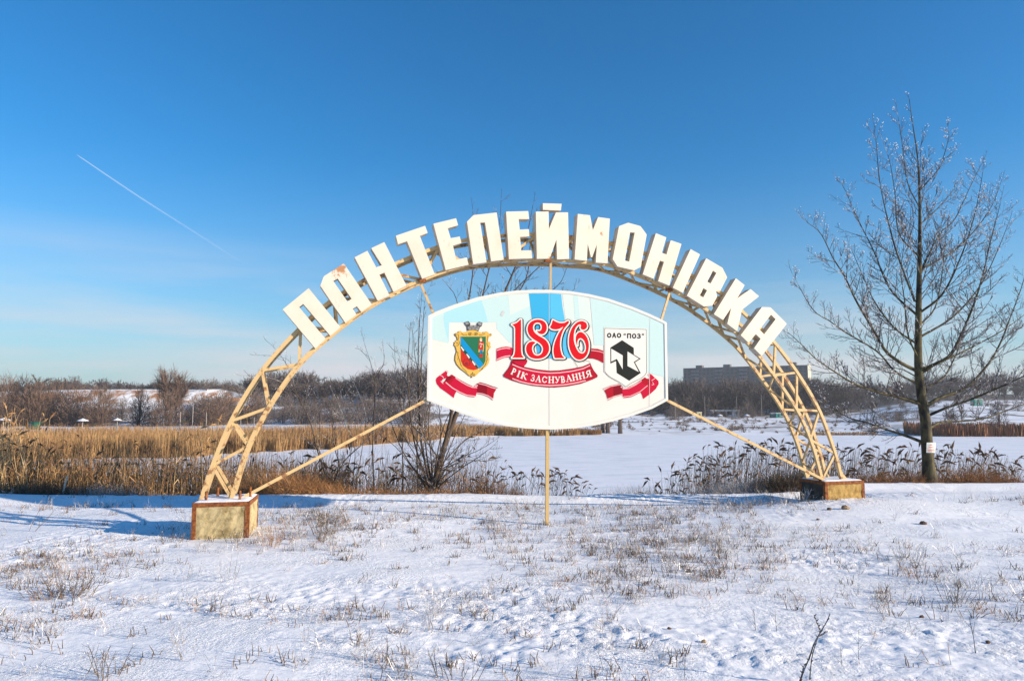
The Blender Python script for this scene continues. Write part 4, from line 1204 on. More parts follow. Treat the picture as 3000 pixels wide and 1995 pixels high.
def unit(v):
    return v / (np.linalg.norm(v) + 1e-9)
def rvec():
    v = RNG.normal(size=3); return v / np.linalg.norm(v)
class Plant:
    def __init__(self):
        self.big = Segs(); self.tw = Segs(); self.beads = []; self.limbs = []
    def shoot(self, p, d, ln, r, lvl, up=0.25, sub=6, bead=0.3, wig=0.12, kids=True):
        n = max(2, int(ln / 0.09)) if lvl < 2 else 3
        n = min(n, 8)
        p = np.array(p, float); d = unit(np.array(d, float))
        pts = [p]
        for i in range(n):
            d = unit(d + np.array([0, 0, up / n]) + rvec() * wig / math.sqrt(n) * 1.6)
            p = p + d * ln / n
            pts.append(p)
        r1 = r * 0.45
        for i in range(n):
            self.tw.add(pts[i], pts[i + 1], r + (r1 - r) * i / n, r + (r1 - r) * (i + 1) / n)
        if RNG.random() < bead:
            self.beads.append((pts[-1], 0.006 + 0.006 * RNG.random()))
            if RNG.random() < .6:
                self.beads.append(((pts[-1] + pts[-2]) / 2, 0.004 + 0.004 * RNG.random()))
        if lvl > 0 and sub > 0:
            k = max(1, int(sub * (0.6 + 0.8 * RNG.random())))
            sd = 1
            for j in range(k):
                t = 0.18 + 0.78 * (j + RNG.random() * .7) / k
                q = t * n; i = min(n - 1, int(q)); f = q - i
                b = pts[i] * (1 - f) + pts[i + 1] * f
                ax = unit(pts[i + 1] - pts[i])
                side = unit(np.cross(ax, rvec()))
                dd = unit(ax * 0.75 + side * 0.75)
                self.shoot(b, dd, ln * (0.42 * (1 - t) + 0.16) * (0.7 + 0.6 * RNG.random()), r * 0.62, lvl - 1, up, sub - 2 if sub > 3 else 2, bead, wig)
    def limb(self, pts, r0, r1, shoots, sl, up=0.35, lvl=2, sub=5, bead=0.3, start=0.12, tipshoot=True, thin=0.006):
        """pts: world polyline, gets smoothed; side shoots all along"""
        P = cr([tuple(q) for q in pts], max(6, len(pts) * 4))
        n = len(P) - 1
        lb = Segs(); self.limbs.append(lb)
        for i in range(n):
            a, b = i / n, (i + 1) / n
            ra, rb = r0 + (r1 - r0) * a ** 0.8, r0 + (r1 - r0) * b ** 0.8
            (lb if max(ra, rb) > thin else self.tw).add(P[i], P[i + 1], ra, rb)
        for j in range(shoots):
            t = start + (1 - start) * (j + RNG.random()) / shoots
            q = t * n; i = min(n - 1, int(q)); f = q - i
            b = P[i] * (1 - f) + P[i + 1] * f
            ax = unit(P[i + 1] - P[i])
            side = unit(np.cross(ax, rvec()))
            side[2] *= 0.7
            rr = r0 + (r1 - r0) * t
            self.shoot(b, unit(ax * 0.6 + side * 0.85), sl * (1.15 - 0.7 * t) * (0.5 + RNG.random()), max(0.0046, min(0.011, rr * 0.5)), lvl, up, sub, bead)
        if tipshoot:
            self.shoot(P[-1], unit(P[-1] - P[-2]), sl * 0.5, max(.004, r1), 1, up, 4, bead)
    def build(self, root, bm, tm, bead_mat=None, names=('trunk', 'crown')):
        if self.big.a:
            self.big.build(names[0], bm, root, 8, smooth=True)
        for k, lb in enumerate(q for q in self.limbs if q.a):
            lb.build(names[0] if (k == 0 and not self.big.a) else 'branch', bm, root, 6, smooth=True)
        o = self.tw.build(names[1], tm, root, 3)
        if o: o['kind'] = 'stuff'
        if self.beads and bead_mat:
            octv = np.array([[1, 0, 0], [-1, 0, 0], [0, 1, 0], [0, -1, 0], [0, 0, 1.4], [0, 0, -1.4]])
            of = np.array([[0, 2, 4], [2, 1, 4], [1, 3, 4], [3, 0, 4], [2, 0, 5], [1, 2, 5], [3, 1, 5], [0, 3, 5]])
            c = np.array([b[0] for b in self.beads]); r = np.array([b[1] for b in self.beads])
            V = (c[:, None, :] + octv[None] * r[:, None, None]).reshape(-1, 3)
            Fq = (of[None] + (np.arange(len(c)) * 6)[:, None, None]).reshape(-1)
            o = arr_mesh('ice_beads', V, Fq, np.full(len(c) * 8, 3), bead_mat, root)
            o['kind'] = 'stuff'

def pxpath(pts, Y, dy=0.0):
    n = len(pts) - 1
    return [atY(x, y, Y + dy * i / n) for i, (x, y) in enumerate(pts)]

# big roadside tree on the right
TY = 15.9
tb = atY(2724, 1414, TY)
tree = thing('bare_tree', 'tall bare tree with ice on its twigs, standing right of the arch', 'tree', (tb.x, tb.y, h1(tb.x, tb.y)))
P_ = Plant()
trunk = [(2726, 1425), (2724, 1408), (2716, 1305), (2712, 1237), (2704, 1187), (2692, 1095), (2690, 1000), (2692, 862), (2695, 658), (2690, 480), (2672, 352), (2664, 292)]
tp = cr([tuple(q) for q in pxpath(trunk, TY)], 60)
rad = lambda t: 0.135 * (1 - t) ** 1.35 + 0.006 + 0.05 * max(0, 0.05 - t) / 0.05
for i in range(59):
    P_.big.add(tp[i], tp[i + 1], rad(i / 59), rad((i + 1) / 59))
for q in range(30):
    t = 0.45 + 0.54 * q / 38
    i = int(t * 58); 
    side = unit(np.array([RNG.normal(), RNG.normal(), 0.2]))
    P_.shoot(tp[i], unit(side * 0.75 + np.array([0, 0, 0.7])), 1.5 * (1.15 - t) + 0.25, 0.012 * (1.5 - t), 2, 0.6, 7, 0.35)
limbs = [
    ([(2702, 1295), (2658, 1278), (2600, 1259), (2536, 1237), (2488, 1224), (2437, 1193), (2404, 1163)], .034, .006, 13, .75),
    ([(2705, 1188), (2641, 1166), (2573, 1149), (2505, 1125), (2444, 1088), (2390, 1051), (2342, 1003), (2310, 975)], .032, .005, 20, .55),
    ([(2700, 1180), (2630, 1160), (2560, 1146), (2500, 1110), (2460, 1085)], .022, .005, 8, .6),
    ([(2689, 1088), (2641, 1064), (2600, 1034), (2577, 1000), (2557, 964), (2506, 877), (2475, 811), (2440, 755), (2404, 684), (2362, 650)], .036, .005, 20, .75),
    ([(2682, 1102), (2638, 1081), (2580, 1076), (2532, 1068), (2507, 1056)], .013, .004, 9, .5),
    ([(2702, 1090), (2736, 1068), (2777, 1047), (2804, 1007), (2850, 900), (2878, 811), (2899, 719), (2930, 600)], .036, .005, 18, .8),
    ([(2716, 1187), (2760, 1163), (2811, 1146), (2845, 1125), (2878, 1088), (2906, 1051), (2933, 1000), (2960, 930), (2990, 850), (3010, 780)], .040, .006, 18, .8),
    ([(2720, 1217), (2777, 1193), (2845, 1170), (2895, 1149), (2963, 1119), (3040, 1080), (3100, 1040)], .032, .006, 16, .75),
    ([(2720, 1256), (2756, 1237), (2811, 1234), (2878, 1227), (2929, 1210), (3010, 1180), (3100, 1150)], .028, .006, 13, .6),
    ([(2680, 883), (2634, 760), (2608, 673), (2578, 536), (2567, 418), (2560, 403)], .024, .004, 15, .65),
    ([(2688, 925), (2608, 847), (2557, 730), (2516, 648), (2475, 556), (2458, 530)], .024, .004, 15, .7),
    ([(2695, 755), (2634, 684), (2623, 577), (2608, 480), (2588, 418)], .018, .004, 11, .55),
    ([(2696, 658), (2751, 607), (2790, 560), (2806, 520)], .014, .004, 8, .45),
    ([(2694, 560), (2751, 495), (2766, 454), (2780, 400), (2776, 372)], .012, .004, 9, .4),
    ([(2694, 791), (2787, 740), (2848, 684), (2904, 607), (2934, 530)], .022, .004, 14, .65),
    ([(2693, 918), (2761, 862), (2812, 760), (2850, 650), (2870, 560), (2880, 500)], .024, .004, 16, .65),
    ([(2694, 805), (2751, 689), (2797, 643), (2843, 546), (2884, 464)], .018, .004, 12, .5),
    ([(2693, 607), (2659, 536), (2644, 428), (2628, 320)], .013, .004, 9, .4),
    ([(2691, 990), (2790, 930), (2870, 840), (2920, 740), (2960, 640)], .024, .004, 14, .7),
    ([(2690, 1010), (2620, 960), (2560, 880), (2520, 790), (2490, 720)], .022, .004, 14, .65),
    ([(2697, 1140), (2760, 1110), (2800, 1040), (2830, 950), (2850, 860)], .022, .004, 14, .6),
    ([(2690, 1050), (2660, 980), (2650, 880), (2640, 800), (2650, 700)], .02, .004, 12, .6),
    ([(2697, 950), (2740, 900), (2760, 800), (2770, 700), (2780, 640)], .018, .004, 12, .5),
    ([(2700, 1130), (2625, 1090), (2570, 1030), (2480, 975), (2430, 940), (2380, 905), (2320, 800)], .022, .004, 16, .6),
    ([(2700, 1080), (2780, 1050), (2880, 1000), (2950, 960), (3030, 900)], .022, .005, 14, .6),
]
for k, (pp, r0, r1, ns, sl) in enumerate(limbs):
    dy = (-1) ** k * (0.5 + 1.4 * RNG.random())
    P_.limb(pxpath(pp, TY, dy), r0 * 1.2, r1 * 1.1, int(ns * 1.7), sl * 1.08, up=0.6, lvl=2, sub=6, bead=0.24)
for q in range(5):
    P_.shoot(tp[59 - q * 2] if q else tp[59], unit(np.array([RNG.normal() * .45, RNG.normal() * .3, 1.0])), 0.2, 0.006, 1, 0.3, 5, 0.9)
# water sprouts at mid trunk
for q in range(8):
    i = 13 + q // 3
    P_.shoot(tp[i] + np.array([0.05, 0, 0]), unit(np.array([0.25 + .2 * RNG.random(), RNG.normal() * .2, 1.0])), 0.9 + 0.5 * RNG.random(), 0.008, 1, 0.3, 4, 0.3)
P_.build(tree, bark, twig_m, ice)

# paper notice on the trunk
npos = atY(2727, 1311, TY - 0.135)
note = thing('paper_notice', 'small white notice with faded red lines pinned to the tall bare tree', 'notice', npos, 0.05)
mb = MB(); w_, h_ = 0.205, 0.225
V = []; Fs = []
for j in range(5):
    for i in range(6):
        x = -w_ / 2 + w_ * i / 5 + 0.012 * (j / 4)
        V.append(npos + Vector((x, 0.02 * abs(i - 2.2) ** 1.5 * 0.12 - 0.004 * j, -h_ / 2 + h_ * j / 4)))
for j in range(4):
    for i in range(5):
        k = j * 6 + i; Fs.append((k, k + 1, k + 7, k + 6))
nb = len(V); V += [q + Vector((0, 0.0012, 0)) for q in V]
Fs += [tuple(nb + i for i in q[::-1]) for q in Fs]
wmesh('sheet', V, Fs, mat('paper', (0.82, 0.82, 0.72), 0.6), note)
redp = mat('faded_red_print', (0.66, 0.24, 0.20), 0.7)
mb = MB()
for (x0, x1, z, t) in [(-.03, .028, .052, .013), (-.055, .02, .002, .013), (.026, .048, .002, .013), (-.085, -.05, -.055, .014), (-.044, .004, -.055, .014), (.01, .036, -.055, .014), (.042, .07, -.055, .014), (-.08, .075, -.085, .007)]:
    mb.box(npos + Vector((x0, -0.020, z)), (x1 - x0, 0, 0), (0, 0.002, 0), (0, 0, t * 1.4))
o = mb.build('print_lines', redp, note); o['kind'] = 'stuff'

# trees and saplings on the bank behind the arch
def bank_tree(name, label, base, Y, limbs_, bm, tm, group=None, cat='tree', bead=0.3, up=0.5, sub=5, lvl=2):
    b = atY(base[0], base[1], Y)
    gz = h1(b.x, Y)
    root = thing(name, label, cat, (b.x, Y, gz), 0, group)
    P = Plant()
    for k, (pp, r0, r1, ns, sl) in enumerate(limbs_):
        dy = (-1) ** k * (0.2 + 0.9 * RNG.random())
        pts = pxpath(pp, Y, dy)
        if abs(pp[0][1] - base[1]) < 30:
            pts = [Vector((pts[0].x, pts[0].y, min(pts[0].z, gz) - 0.05))] + pts
        P.limb(pts, r0, r1, ns, sl, up=up, lvl=lvl, sub=sub, bead=bead)
    for k in range(len(P.beads)): P.beads[k] = (P.beads[k][0], P.beads[k][1] * 0.55)
    P.build(root, bm, tm, ice)
    return root
bank_tree('bare_tree', 'dark leaning bare tree behind the board, its crown showing between board and arch', (1272, 1438), 14.9, [
    ([(1272, 1438), (1290, 1350), (1315, 1270), (1345, 1190), (1385, 1080), (1430, 960), (1490, 830), (1540, 700), (1560, 610)], .085, .006, 16, .8),
    ([(1300, 1310), (1330, 1180), (1350, 1050), (1370, 900), (1385, 800), (1390, 690), (1385, 620)], .040, .005, 16, .6),
    ([(1345, 1190), (1380, 1050), (1400, 930), (1425, 820), (1450, 720), (1465, 640), (1468, 585)], .034, .005, 16, .6),
    ([(1385, 1080), (1440, 950), (1500, 860), (1560, 800), (1600, 760), (1610, 720)], .028, .005, 13, .6),
    ([(1400, 1040), (1470, 920), (1540, 820), (1555, 700), (1570, 640)], .028, .005, 13, .55),
    ([(1430, 960), (1520, 880), (1600, 860), (1640, 830), (1655, 800)], .020, .005, 10, .5),
    ([(1430, 980), (1560, 900), (1640, 875), (1680, 850), (1692, 836)], .018, .004, 8, .4),
    ([(1315, 1260), (1330, 1100), (1345, 950), (1335, 870), (1305, 830), (1275, 790)], .022, .004, 10, .6),
    ([(1285, 1370), (1340, 1310), (1390, 1270), (1430, 1240)], .016, .004, 9, .5),
    ([(1285, 1380), (1350, 1340), (1400, 1320), (1450, 1290)], .014, .004, 8, .5),
    ([(1290, 1350), (1240, 1280), (1200, 1240), (1150, 1200)], .016, .004, 9, .5),
], bark_dark, twig_m, bead=0.08)
bank_tree('shrub', 'many stemmed bare shrub around the foot of the leaning tree behind the board', (1250, 1436), 14.4, [
    ([(1262, 1436), (1235, 1300), (1228, 1200), (1225, 1080), (1228, 960), (1235, 880)], 0.0319, .005, 14, .5),
    ([(1258, 1436), (1215, 1300), (1200, 1180), (1195, 1080), (1200, 980)], 0.0261, .005, 12, .5),
    ([(1266, 1436), (1250, 1330), (1245, 1240), (1270, 1140), (1290, 1080)], 0.0261, .005, 10, .5),
    ([(1255, 1436), (1190, 1340), (1150, 1250), (1130, 1180)], 0.0203, .005, 10, .5),
    ([(1275, 1436), (1310, 1330), (1350, 1240), (1380, 1180)], 0.0217, .005, 9, .45),
    ([(1280, 1436), (1340, 1380), (1400, 1340), (1440, 1310)], 0.0174, .005, 9, .45),
    ([(1270, 1436), (1330, 1370), (1370, 1330), (1395, 1300)], 0.0159, .005, 9, .45),
    ([(1250, 1436), (1200, 1360), (1160, 1310), (1120, 1280)], 0.0159, .005, 8, .4),
    ([(1262, 1436), (1240, 1340), (1205, 1260), (1170, 1180), (1160, 1120)], 0.0203, .005, 12, .5),
    ([(1270, 1436), (1280, 1340), (1300, 1250), (1330, 1180), (1345, 1120)], 0.0232, .005, 12, .5),
    ([(1268, 1436), (1262, 1330), (1255, 1240), (1262, 1160), (1255, 1090)], 0.0232, .005, 12, .5),
    ([(1275, 1436), (1320, 1350), (1360, 1290), (1420, 1260)], 0.0174, .005, 10, .5),
    ([(1278, 1436), (1300, 1380), (1360, 1350), (1420, 1350), (1450, 1345)], 0.0159, .005, 10, .45),
    ([(1258, 1436), (1225, 1350), (1190, 1290), (1165, 1240)], 0.0174, .005, 10, .45),
    ([(1266, 1436), (1290, 1320), (1290, 1240), (1285, 1180)], 0.0203, .005, 10, .45),
], bark_dark, twig_m, cat='shrub', lvl=2, sub=4, up=.35, bead=.08)
bank_tree('sapling', 'tall straight bare sapling left of the board, touching the left hanger rod', (1225, 1436), 15.6, [
    ([(1224, 1438), (1222, 1300), (1232, 1150), (1236, 1010), (1240, 950), (1245, 880), (1262, 835)], .026, .004, 26, .5),
    ([(1234, 1120), (1215, 1040), (1212, 990), (1205, 960)], .010, .004, 6, .35)], bark_dark, twig_m, lvl=1, sub=5, bead=.4)
bank_tree('sapling', 'forked bare sapling halfway between the left foot of the arch and the board', (1098, 1438), 15.2, [
    ([(1095, 1440), (1092, 1300), (1098, 1160), (1095, 1105), (1085, 1060), (1075, 1030), (1062, 985)], .020, .004, 12, .45),
    ([(1097, 1110), (1110, 1090), (1125, 1060), (1122, 1010)], .010, .0035, 6, .3),
    ([(1085, 1060), (1070, 1040), (1055, 1025), (1048, 1018)], .006, .003, 4, .15)], bark_dark, twig_icy, lvl=1, sub=4, bead=.4)
bank_tree('sapling', 'bushy bare sapling with upright shoots just left of the board', (1180, 1438), 16.2, [
    ([(1180, 1440), (1180, 1300), (1195, 1180), (1205, 1100), (1208, 1030), (1209, 960)], .020, .004, 16, .5),
    ([(1182, 1250), (1170, 1140), (1160, 1080), (1155, 1010)], .010, .0035, 10, .4),
    ([(1182, 1200), (1180, 1100), (1175, 1060), (1165, 1030)], .009, .0035, 8, .35)], bark_dark, twig_m, lvl=1, sub=5, bead=.5)
bank_tree('sapling', 'thin curved bare sapling bending left, its tips crossing the left leg of the arch', (968, 1438), 14.9, [
    ([(966, 1440), (930, 1320), (910, 1240), (885, 1185), (868, 1150), (850, 1100), (835, 1060), (800, 1015), (782, 1000)], .020, .004, 12, .35),
    ([(880, 1170), (850, 1135), (815, 1115), (780, 1105), (745, 1101), (705, 1100)], .008, .003, 6, .25),
    ([(862, 1130), (850, 1060), (800, 1043), (740, 1040)], .006, .003, 6, .2),
    ([(890, 1190), (900, 1150), (905, 1120), (900, 1105)], .008, .003, 5, .25)], bark_dark, twig_icy, lvl=1, sub=3, bead=.4)
bank_tree('sapling', 'short feathery sapling with frosted side twigs, second from the left leg of the arch', (936, 1438), 15.8, [
    ([(934, 1440), (936, 1300), (935, 1200), (930, 1150), (920, 1120)], .016, .004, 18, .4)], bark_dark, twig_icy, lvl=1, sub=4, bead=.4)
bank_tree('shrub', 'frosted bare shrub of slanting stems between two saplings behind the left strut', (1030, 1438), 15.9, [
    ([(1010, 1440), (1030, 1300), (1010, 1220), (985, 1170), (975, 1150)], .013, .004, 10, .4),
    ([(1030, 1440), (1040, 1320), (1010, 1230), (990, 1180)], .012, .004, 9, .4),
    ([(1040, 1440), (1060, 1320), (1072, 1220), (1050, 1150), (1040, 1130)], .012, .004, 10, .4),
    ([(1020, 1440), (985, 1330), (975, 1250), (1000, 1180), (1030, 1130), (1060, 1100)], .012, .004, 12, .4)], bark_dark, twig_icy, cat='shrub', lvl=1, sub=4, bead=.4)
bank_tree('shrub', 'bare brown shrub of bent stems rising from the reeds behind the left strut', (960, 1440), 14.4, [
    ([(965, 1440), (955, 1380), (940, 1330), (915, 1300), (890, 1280)], .015, .004, 9, .35),
    ([(970, 1440), (990, 1370), (985, 1300), (975, 1250), (960, 1220)], .013, .004, 10, .4),
    ([(960, 1440), (980, 1380), (1030, 1330), (1080, 1290), (1130, 1275)], .012, .004, 10, .4),
    ([(965, 1440), (1010, 1350), (1060, 1300), (1100, 1250)], .011, .004, 9, .35)], bark_dark, twig_m, cat='shrub', lvl=1, sub=4)

# ------------------------------------------------------------------ reeds
def bank_z(x, y):
    return H(x, y, False)
def stems(name, label, cat, X, Y, ln, lean, leanx, r, m, segn=3, heads=0.0, head_m=None, leaves=0.6, leaf_m=None, headlen=0.2, kind='stuff', droop=1.0, sides=3):
    """a stand of stalks: one mesh of stalks, with leaves and plumes as parts of the same stand"""
    n = len(X)
    Z = bank_z(X, Y) - 0.05
    root = thing(name, label, cat, (float(X.mean()), float(Y.mean()), float(Z.mean())))
    root['kind'] = kind
    P = np.stack([X, Y, Z], axis=1)
    th = RNG.normal(size=n) * 0.5
    d = np.stack([leanx + RNG.normal(size=n) * lean, RNG.normal(size=n) * lean, np.ones(n)], axis=1)
    d /= np.linalg.norm(d, axis=1, keepdims=True)
    bend = np.stack([leanx * 1.2 + RNG.normal(size=n) * lean * 1.2, RNG.normal(size=n) * lean, np.zeros(n)], axis=1)
    A0, A1, R0, R1 = [], [], [], []
    cur = P
    nodes = [P]
    for k in range(segn):
        dd = d + bend * (k + 0.5) / segn
        dd /= np.linalg.norm(dd, axis=1, keepdims=True)
        nxt = cur + dd * (ln / segn)[:, None]
        A0.append(cur); A1.append(nxt)
        R0.append(r * (1 - 0.6 * k / segn) * np.ones(n)); R1.append(r * (1 - 0.6 * (k + 1) / segn) * np.ones(n))
        cur = nxt; nodes.append(nxt)
    V, f, c = seg_arrays(np.concatenate(A0), np.concatenate(A1), np.concatenate(R0), np.concatenate(R1), sides)
    o = arr_mesh('stalks', V, f, c, m, root); o['kind'] = 'stuff'
    if leaves > 0:
        k = int(n * leaves)
        idx = RNG.integers(0, n, k); t = RNG.random(k) * 0.75 + 0.1
        q = t * segn; si = np.minimum(q.astype(int), segn - 1); fr = (q - si)[:, None]
        N = np.stack(nodes, axis=0)
        b = N[si, idx] * (1 - fr) + N[si + 1, idx] * fr
        an = RNG.random(k) * 6.28
        dr_ = np.stack([np.cos(an), np.sin(an), 0.9 + 0.6 * RNG.random(k)], axis=1); dr_ /= np.linalg.norm(dr_, axis=1, keepdims=True)
        L1 = (0.07 + 0.15 * RNG.random(k))[:, None]
        p1 = b + dr_ * L1
        d2 = dr_ * np.array([1, 1, -0.2]) + np.stack([np.zeros(k), np.zeros(k), -0.3 - RNG.random(k)], axis=1); d2 /= np.linalg.norm(d2, axis=1, keepdims=True)
        p2 = p1 + d2 * L1 * 0.9
        V, f, c = seg_arrays(np.concatenate([b, p1]), np.concatenate([p1, p2]), np.concatenate([np.full(k, 0.004), np.full(k, 0.006)]), np.concatenate([np.full(k, 0.006), np.full(k, 0.001)]), 2, spin=RNG.random(2 * k) * 3)
        o = arr_mesh('leaves', V, f, c, leaf_m or m, root); o['kind'] = 'stuff'
    if heads > 0:
        idx = np.nonzero(RNG.random(n) < heads)[0]; k = len(idx)
        b = nodes[-1][idx]
        hd = np.stack([np.where(RNG.random(k) < 0.7, 1.0, -1.0) * (0.2 + RNG.random(k)), RNG.normal(size=k) * 0.5, 0.45 + 0.7 * RNG.normal(size=k)], axis=1)
        hd /= np.linalg.norm(hd, axis=1, keepdims=True)
        HL = headlen * (0.6 + 0.7 * RNG.random(k))
        p1 = b + hd * (HL * 0.4)[:, None]
        d2 = hd + np.array([0, 0, -0.5 * droop]); d2 /= np.linalg.norm(d2, axis=1, keepdims=True)
        p2 = p1 + d2 * (HL * 0.6)[:, None]
        w = HL * 0.125
        V, f, c = seg_arrays(np.concatenate([b, p1]), np.concatenate([p1, p2]), np.concatenate([w * 0.25, w]), np.concatenate([w, w * 0.15]), 5)
        o = arr_mesh('plumes', V, f, c, head_m or reed_head, root); o['kind'] = 'stuff'
        # loose plume fibres
        kk = k * 3
        ii_ = np.repeat(np.arange(k), 3)
        t = RNG.random(kk)[:, None]
        s0 = b[ii_] * (1 - t) + p2[ii_] * t
        e0 = s0 + (d2[ii_] * 0.5 + RNG.normal(size=(kk, 3)) * 0.5) * (HL[ii_] * 0.35)[:, None]
        V, f, c = seg_arrays(s0, e0, 0.006, 0.001, 2, spin=RNG.random(kk) * 3)
        o = arr_mesh('plume_fibres', V, f, c, head_m or reed_head, root); o['kind'] = 'stuff'
    return root

def scatter(a0, a1, y0, y1, n, dens=None):
    a = RNG.uniform(a0, a1, n); y = RNG.uniform(y0, y1, n)
    x = (a - 1500) / F * y * 1.0044
    if dens is not None:
        k = RNG.random(n) < dens(a, y)
        x, y, a = x[k], y[k], a[k]
    return x, y, a
def top_len(a, y, toppx):
    """stalk length so that its tip reaches the measured height line"""
    z = CAMZ - (toppx - 1190) / F * y
    x = (a - 1500) / F * y
    return np.maximum(0.25, z - bank_z(x, y) + 0.05)
# left stand
x, y, a = scatter(-250, 1010, 14.2, 20.0, 6600, lambda a, y: np.clip(1.15 - 0.10 * (y - 14.3), 0.15, 1) * np.where(a > 900, 0.75, 1.0) * np.where((a > 560) & (a < 900) & (y < 15.2), 0.4, 1))
top = np.interp(a, [-250, 0, 120, 250, 420, 640, 800, 1010], [1250, 1256, 1292, 1306, 1318, 1316, 1332, 1350]) + RNG.normal(size=len(a)) * 20 + np.abs(RNG.normal(size=len(a))) * 38
ln = top_len(a, y, top)
stems('reeds', 'dense stand of tan reeds on the bank behind the left foot of the arch', 'reeds', x, y, ln, 0.10, 0.02, 0.0062, reed_tan, 3, heads=0.05, leaves=2.0, headlen=0.15)
x, y, a = scatter(-60, 130, 13.9, 15.2, 60)
x2, y2, a2 = scatter(520, 780, 14.0, 15.5, 12)
x = np.concatenate([x, x2]); y = np.concatenate([y, y2]); a = np.concatenate([a, a2])
stems('reeds', 'few tall reeds with feathery brown tops rising above the left stand', 'reeds', x, y, top_len(a, y, RNG.uniform(1190, 1290, len(a))), 0.12, -0.05, 0.007, reed_pale, 4, heads=1.0, head_m=reed_tan, leaves=1.0, headlen=0.17, droop=.5)
# reeds between the left strut and the post
x, y, a = scatter(860, 1440, 14.3, 17.5, 1250)
stems('reeds', 'thin tan reeds among the saplings behind the left strut', 'reeds', x, y, top_len(a, y, 1370 + RNG.normal(size=len(a)) * 35), 0.13, 0.03, 0.0055, reed_tan, 3, heads=0.08, leaves=1.5)
x, y, a = scatter(1395, 1700, 14.4, 16.5, 170)
stems('reeds', 'low dark-headed reeds behind the centre post', 'reeds', x, y, top_len(a, y, np.interp(a, [1395, 1500, 1620, 1700], [1385, 1372, 1368, 1420]) + np.abs(RNG.normal(size=len(a))) * 22), 0.12, 0.07, 0.0055, weed_brown, 3, heads=0.5, leaves=1.0, headlen=0.15)
# right stand, thinner at its left end
x, y, a = scatter(1865, 2110, 14.9, 17.5, 220)
stems('reeds', 'sparse dark-headed reeds at the left end of the right bank', 'reeds', x, y, top_len(a, y, np.interp(a, [1865, 1935, 1990, 2030, 2110], [1425, 1380, 1350, 1335, 1300]) + np.abs(RNG.normal(size=len(a))) * 40), 0.11, 0.06, 0.0055, reed_tan, 3, heads=0.45, leaves=1.2, headlen=0.16)
x, y, a = scatter(2020, 2470, 15.2, 19.5, 700)
stems('reeds', 'dark-headed reeds behind the right foot of the arch', 'reeds', x, y, top_len(a, y, np.interp(a, [2020, 2110, 2250, 2470], [1320, 1292, 1285, 1305]) + np.abs(RNG.normal(size=len(a))) * 62), 0.11, 0.07, 0.0058, reed_tan, 3, heads=0.24, leaves=1.5, headlen=0.18)
x, y, a = scatter(2440, 2955, 16.4, 21, 950)
stems('reeds', 'wind-bent dark-headed reeds around the tall bare tree', 'reeds', x, y, top_len(a, y, np.interp(a, [2440, 2600, 2800, 2900, 2960], [1300, 1300, 1300, 1320, 1385]) + np.abs(RNG.normal(size=len(a))) * 65), 0.12, 0.12, 0.006, reed_tan, 3, heads=0.22, leaves=1.5, headlen=0.21)

# reed beds on the ice, far side
def bed(name, label, fa, n, hgt, m, w=0.05):
    X, Y = fa(n)
    n = len(X)
    Z = np.full(n, POND - 0.05) + np.maximum(0, land(X / Y * F + 1500, Y) - POND)
    hh_ = hgt * (0.60 + 0.50 * RNG.random(n)) * (0.62 + 0.7 * fbm(X * 0.10, Y * 0.10, 4, 5))
    if name == 'reed_bed' and hgt > 2.35:
        hh_ = hh_ * np.interp(X / Y * F + 1500, [1100, 1450, 1760], [1, .8, .4])
    P0 = np.stack([X, Y, Z], axis=1)
    P1 = P0 + np.stack([RNG.normal(size=n) * 0.16, RNG.normal(size=n) * 0.16, hh_], axis=1)
    V, f, c = seg_arrays(P0, P1, w, w * 0.35, 2, spin=RNG.random(n) * 3.1)
    o = arr_mesh(name, V, f, c, m)
    return tag(o, label, 'reeds', kind='stuff')
def left_bed(n):
    a = RNG.uniform(-350, 1760, n)
    f0 = np.interp(a, [-350, 0, 450, 750, 1000, 1250, 1450, 1760], [66, 70, 76, 84, 95, 113, 127, 133])
    f1 = np.interp(a, [-350, 0, 450, 750, 1000, 1250, 1450, 1760], [105, 118, 120, 122, 124, 129, 136, 138])
    t = RNG.random(n) ** 1.5
    f0 = f0 + 16 * (fbm(a * 0.012, a * 0 + 2.2, 4, 44) - .45)
    Y = f0 + (f1 - f0) * t
    return (a - 1500) / F * Y, Y
bed('reed_bed', 'wide golden reed bed on the frozen pond beyond the left bank', left_bed, 60000, 2.4, bed_tan, 0.028)
def right_bed(n):
    a = RNG.uniform(2640, 3300, n); Y = RNG.uniform(128, 140, n) + np.interp(a, [2640, 2760, 3300], [8, 0, 0])
    return (a - 1500) / F * Y, Y
bed('reed_bed', 'low rust-brown reed bed on the far shore behind the tall bare tree', right_bed, 5200, 2.3, bed_brown, 0.09)
def mid_bed(n):
    a = RNG.uniform(2310, 2560, n); Y = RNG.uniform(134, 138, n)
    return (a - 1500) / F * Y, Y
bed('reed_bed', 'thin strip of pale dry grass on the far shore right of the arch', mid_bed, 900, 0.7, bed_tan, 0.06)

